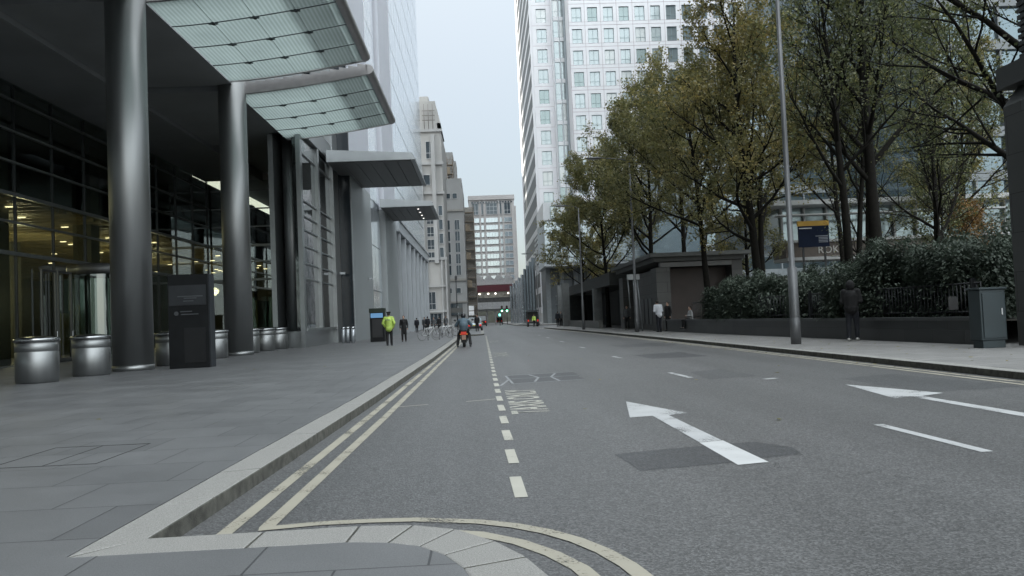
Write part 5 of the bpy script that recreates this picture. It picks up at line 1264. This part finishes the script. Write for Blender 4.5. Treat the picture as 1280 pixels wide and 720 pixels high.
def rotv(v, ax, a): return Matrix.Rotation(a, 3, ax) @ v
def tree(x, y, z, h, r0, spread, leaves, lm, seed, label, first=.22, nb=16, up=.75, twigs=4, leafsize=.15, trunks=None, droop=.0, group='street trees on the right'):
    rr = random.Random(seed)
    t = thing('plane_tree', label, 'tree', (x, y, z), group=group)
    tb_ = MB(); tips = []
    def branch(p, d, ln, r, lev):
        n = (9, 6, 4, 3)[min(lev, 3)]; segs = (9, 6, 4, 3)[min(lev, 3)]
        pts = [p.copy()]; q = p.copy(); dd = d.copy()
        for i in range(segs):
            wv_ = .025 if lev == 0 else .11
            dd = (dd + Vector((rr.gauss(0,wv_), rr.gauss(0,wv_), rr.gauss(0,.08)+(.055 if lev else .06)-droop*(lev > 1)*.15))).normalized()
            q = q + dd*(ln/segs); pts.append(q.copy())
        rad = [max(.006, r*(1-.80*i/segs)) for i in range(segs+1)]
        tb_.tube(pts, rad, n, lev == 0)
        return pts, rad
    def grow(p, d, ln, r, lev):
        pts, rad = branch(p, d, ln, r, lev); m = len(pts)-1
        if lev >= 3 or ln < .35:
            tips.append((pts[-1], pts[0])); 
            if m > 1: tips.append((pts[m//2], pts[0]))
            return
        k = (nb, 9, twigs, 0)[lev]
        for j in range(k):
            f_ = (first + (1-first)*(j+.5)/k) if lev == 0 else (.25+.75*(j+rr.random())/k)
            i = min(m-1, int(f_*m)); q = pts[i].lerp(pts[i+1], f_*m-i)
            ax = (pts[i+1]-pts[i]).normalized(); side = ax.orthogonal().normalized(); side = rotv(side, ax, j*2.4+rr.random()*1.2 if lev == 0 else rr.random()*6.28)
            ang = up + rr.uniform(-.15,.2) if lev == 0 else rr.uniform(.45,.95)
            if lev == 0: ang *= 1.05-.45*f_
            nd = (ax*math.cos(ang)+side*math.sin(ang)).normalized()
            l2 = spread*(1.0-.55*(f_-first)/(1-first))*rr.uniform(.75,1.15) if lev == 0 else ln*rr.uniform(.38,.62)*(1.15-.5*f_)
            grow(q, nd, l2, max(.008, min(rad[i]*.55, r*.42)), lev+1)
        tips.append((pts[-1], pts[0]))
    for (ox, oy, lx, ly, hh, rs) in (trunks or [(0,0,0,0,1,1)]):
        # root flare
        tb_.tube([(ox,oy,-.3),(ox,oy,.0),(ox,oy,.35)], [r0*rs*1.6,r0*rs*1.35,r0*rs*1.0], 9, False)
        grow(Vector((ox,oy,.3)), Vector((lx,ly,1)).normalized(), h*hh, r0*rs, 0)
    tb_.build('trunk', bark, t, world=False)
    if leaves:
        leaves = int(leaves*2.3); leafsize *= .76
        vs = []; fs = []; nt_ = len(tips)
        for i in range(leaves):
            a, b_ = tips[rr.randrange(nt_)]; f_ = rr.random()**.6
            c = b_.lerp(a, f_) + Vector((rr.gauss(0,.16), rr.gauss(0,.16), rr.gauss(0,.14)))
            s = leafsize*rr.uniform(.55,1.25); nrm = Vector((rr.gauss(0,1), rr.gauss(0,1), rr.gauss(0,1)+.6)).normalized(); u = rotv(nrm.orthogonal().normalized(), nrm, rr.random()*6.28); v = nrm.cross(u)
            k = len(vs)
            vs += [tuple(c-u*s*.5), tuple(c-u*s*.05+v*s*.42), tuple(c+u*s*.55), tuple(c-u*s*.05-v*s*.42)]
            fs.append((k,k+1,k+2,k+3))
        me = bpy.data.meshes.new('crown'); me.from_pydata(vs, [], fs); me.materials.append(lm); link_mesh('crown', me, t)
    return t
# nearer row behind the wall
tree(15.65,33.2,.7,16,.20,6.4,9000,leafS,11,'dark double trunked tree behind the planter wall, left stem thinner',first=.28,nb=17,up=.80,twigs=5,trunks=[(0,0,0,0,.95,1.0),(1.5,.6,.01,.02,1,1.6)],leafsize=.16)
tree(14.1,40,.7,16.5,.24,6.0,12500,leafY,12,'yellowing tree with a straight trunk right of the stone pavilion',first=.20,nb=22,up=1.1,leafsize=.17)
tree(12.75,44.6,.7,12.5,.20,6.8,13000,leafA,13,'olive leaved tree whose trunk stands before the pavilion recess',first=.28,nb=20,up=1.15,leafsize=.17)
tree(12.2,56.5,.7,13,.22,7.2,16000,leafA,14,'dense olive tree rising behind the pavilion roof',first=.30,nb=20,up=1.2,leafsize=.19)
tree(10.9,69,.12,12,.20,6.6,15000,leafA,15,'low spreading olive tree over the ramp entrance',first=.26,nb=20,up=1.25,leafsize=.20)
tree(10.6,82,.12,11,.18,4.6,9000,leafY,16,'smallest leafy tree farthest along the right pavement',first=.28,nb=15,up=1.1,leafsize=.20)
tree(16.4,22.0,.7,14,.30,8.5,6500,leafS,17,'big tree behind the stone pier with long bare limbs reaching left',first=.22,nb=18,up=1.05,twigs=5,leafsize=.14)
tree(23.4,40,.7,11,.20,5.6,1100,leafS,18,'bare many branched tree behind the hedge at right',first=.20,nb=18,up=.80,twigs=5)
tree(21.2,43,.7,9,.14,3.6,500,leafS,19,'small bare tree left of the larger bare tree',first=.18,nb=14,up=.85,twigs=4)
tree(18.5,52,.7,17,.24,7.0,11000,leafY,20,'golden tree between the pavilion and the double trunked tree',first=.30,nb=16,up=.85,leafsize=.20)
tree(16.5,64,.7,17,.24,7.5,11000,leafA,21,'tall olive tree deep behind the pavilion against the white tower',first=.32,nb=16,up=.85,leafsize=.22)
tree(19.4,57,.7,11,.16,3.6,6000,leafA,25,'bushy olive tree between the sign board and the pavilion',first=.14,nb=18,up=1.0,leafsize=.17)
tree(26,44,.7,8,.12,3.6,3000,leafS,26,'low thin leaved tree in front of the glazed restaurant',first=.18,nb=14,up=1.0,leafsize=.16)
tree(24.5,53,.7,16,.20,6.0,8500,leafA,27,'tall olive tree rising just right of the navy sign board',first=.34,nb=16,up=.9,leafsize=.18)
tree(35,56,.7,16,.20,6.5,7500,leafY,28,'yellow green tree farthest right behind the hedge',first=.22,nb=16,up=.95,leafsize=.20)
tree(31,50,.7,17,.22,7.0,6500,leafS,22,'thin leaved tree near the glass block at far right',first=.25,nb=16,up=.8,leafsize=.20)
tree(29.0,47,.7,5.5,.10,2.6,3800,leafO,23,'low orange leaved tree behind the hedge at right',first=.2,nb=12,up=1.0,leafsize=.16)
tree(18.5,38.5,.7,15,.16,5.6,5500,leafS,24,'slender tree just behind the double trunked tree',first=.3,nb=14,up=.7,leafsize=.16)

def shrub(x, y, rx, ry, h, n, seed, label, ls=.16):
    rr = random.Random(seed); t = thing('shrub', label, 'shrub', (x-.35, y, .7), group='dark evergreen shrubs behind the wall')
    vs = []; fs = []
    lobes = [(rr.uniform(-.65,.65)*rx, rr.uniform(-.65,.65)*ry, rr.uniform(.35,1)*h*.72, rr.uniform(.30,.52)) for _ in range(11)]
    for i in range(n):
        lx, ly, lz, lr = lobes[rr.randrange(len(lobes))]
        d = Vector((rr.gauss(0,1), rr.gauss(0,1), rr.gauss(0,1))).normalized()*(rr.random()**.4)
        c = Vector((lx+d.x*lr*rx*1.1, ly+d.y*lr*ry*1.1, max(.05, lz+d.z*lr*h*.75)))
        if rr.random() < .30: c.z = rr.uniform(.05, lz); c.x -= rr.uniform(0,.25)
        out = Vector((d.x, d.y, rr.gauss(0,.35))).normalized(); sd_ = out.cross(Vector((0,0,1))).normalized(); s = ls*rr.uniform(.6,1.5)
        k = len(vs); vs += [tuple(c-out*s*.55), tuple(c+sd_*s*.32), tuple(c+out*s*.65-Vector((0,0,s*.12))), tuple(c-sd_*s*.32)]; fs.append((k,k+1,k+2,k+3))
    me = bpy.data.meshes.new('foliage'); me.from_pydata(vs, [], fs); me.materials.append(leafH); link_mesh('foliage', me, t)
    st = MB()
    for lx, ly, lz, lr in lobes: st.tube([(lx*.15,ly*.15,-.2),(lx*.6,ly*.6,lz*.5),(lx,ly,lz)], [.05,.035,.012], 5)
    st.build('stem', bark, t, world=False)
shr = [(14.3,22.8,1.7,1.8,3.1,12000,'shrub closest to the stone pier, behind the utility cabinet'),(14.0,25.6,1.6,1.7,3.0,12000,'tall layered shrub in the middle of the hedge right of the hooded man'),
       (13.7,28.6,1.5,1.7,2.7,11000,'rounded shrub directly behind the hooded man'),(13.5,31.6,1.4,1.5,2.3,9000,'lower shrub below the double trunked tree'),
       (13.1,34.6,1.3,1.5,2.5,9000,'dark shrub right behind the nearest lamp post'),(12.7,37.6,1.2,1.5,2.8,9000,'bushy shrub left of the nearest lamp post'),
       (12.7,40.8,1.0,1.3,2.4,7000,'last shrub of the hedge beside the pavilion'),(17.2,25.5,2.2,2,3.9,11000,'tallest shrub in the second row by the pier'),(16.8,30,2.0,2.2,3.4,9000,'second row shrub behind the hedge gap'),(16.2,35,1.8,2.0,3.0,8000,'second row shrub behind the nearest lamp post')]
for i, (x, y, rx, ry, h, n, l) in enumerate(shr): shrub(x, y, rx, ry, h*.9, int(n*2.0), 50+i, l, ls=.105)

# scattered fallen leaves along the right pavement and gutters
rr = random.Random(99); vs = []; fs = []
for i in range(420):
    y = rr.uniform(9,70); side = rr.random()
    if side < .55: x = rr.uniform(8.75, 11.6); z = .126
    elif side < .85: x = rr.uniform(7.6, 8.3); z = .012
    else: x = rr.uniform(-8,-2.2) if rr.random() < .4 else rr.uniform(1,7); z = .126 if x < 0 else .012
    if x > 8 and z > .1 and x > wx(max(y,19.5))-.1: continue
    a = rr.uniform(0,6.28); s_ = rr.uniform(.03,.065); k = len(vs)
    for q in range(4): vs.append((x+s_*math.cos(a+q*1.57)*(1 if q%2 else .6), y+s_*math.sin(a+q*1.57)*(1 if q%2 else .6), z+rr.uniform(0,.015)))
    fs.append((k,k+1,k+2,k+3))
me = bpy.data.meshes.new('fallen_leaves'); me.from_pydata(vs, [], fs); me.materials.append(leafY); o = link_mesh('fallen_leaves', me)
tag(o, 'scattered small yellow brown leaves lying on the pavement and gutter', 'leaves', kind='stuff')
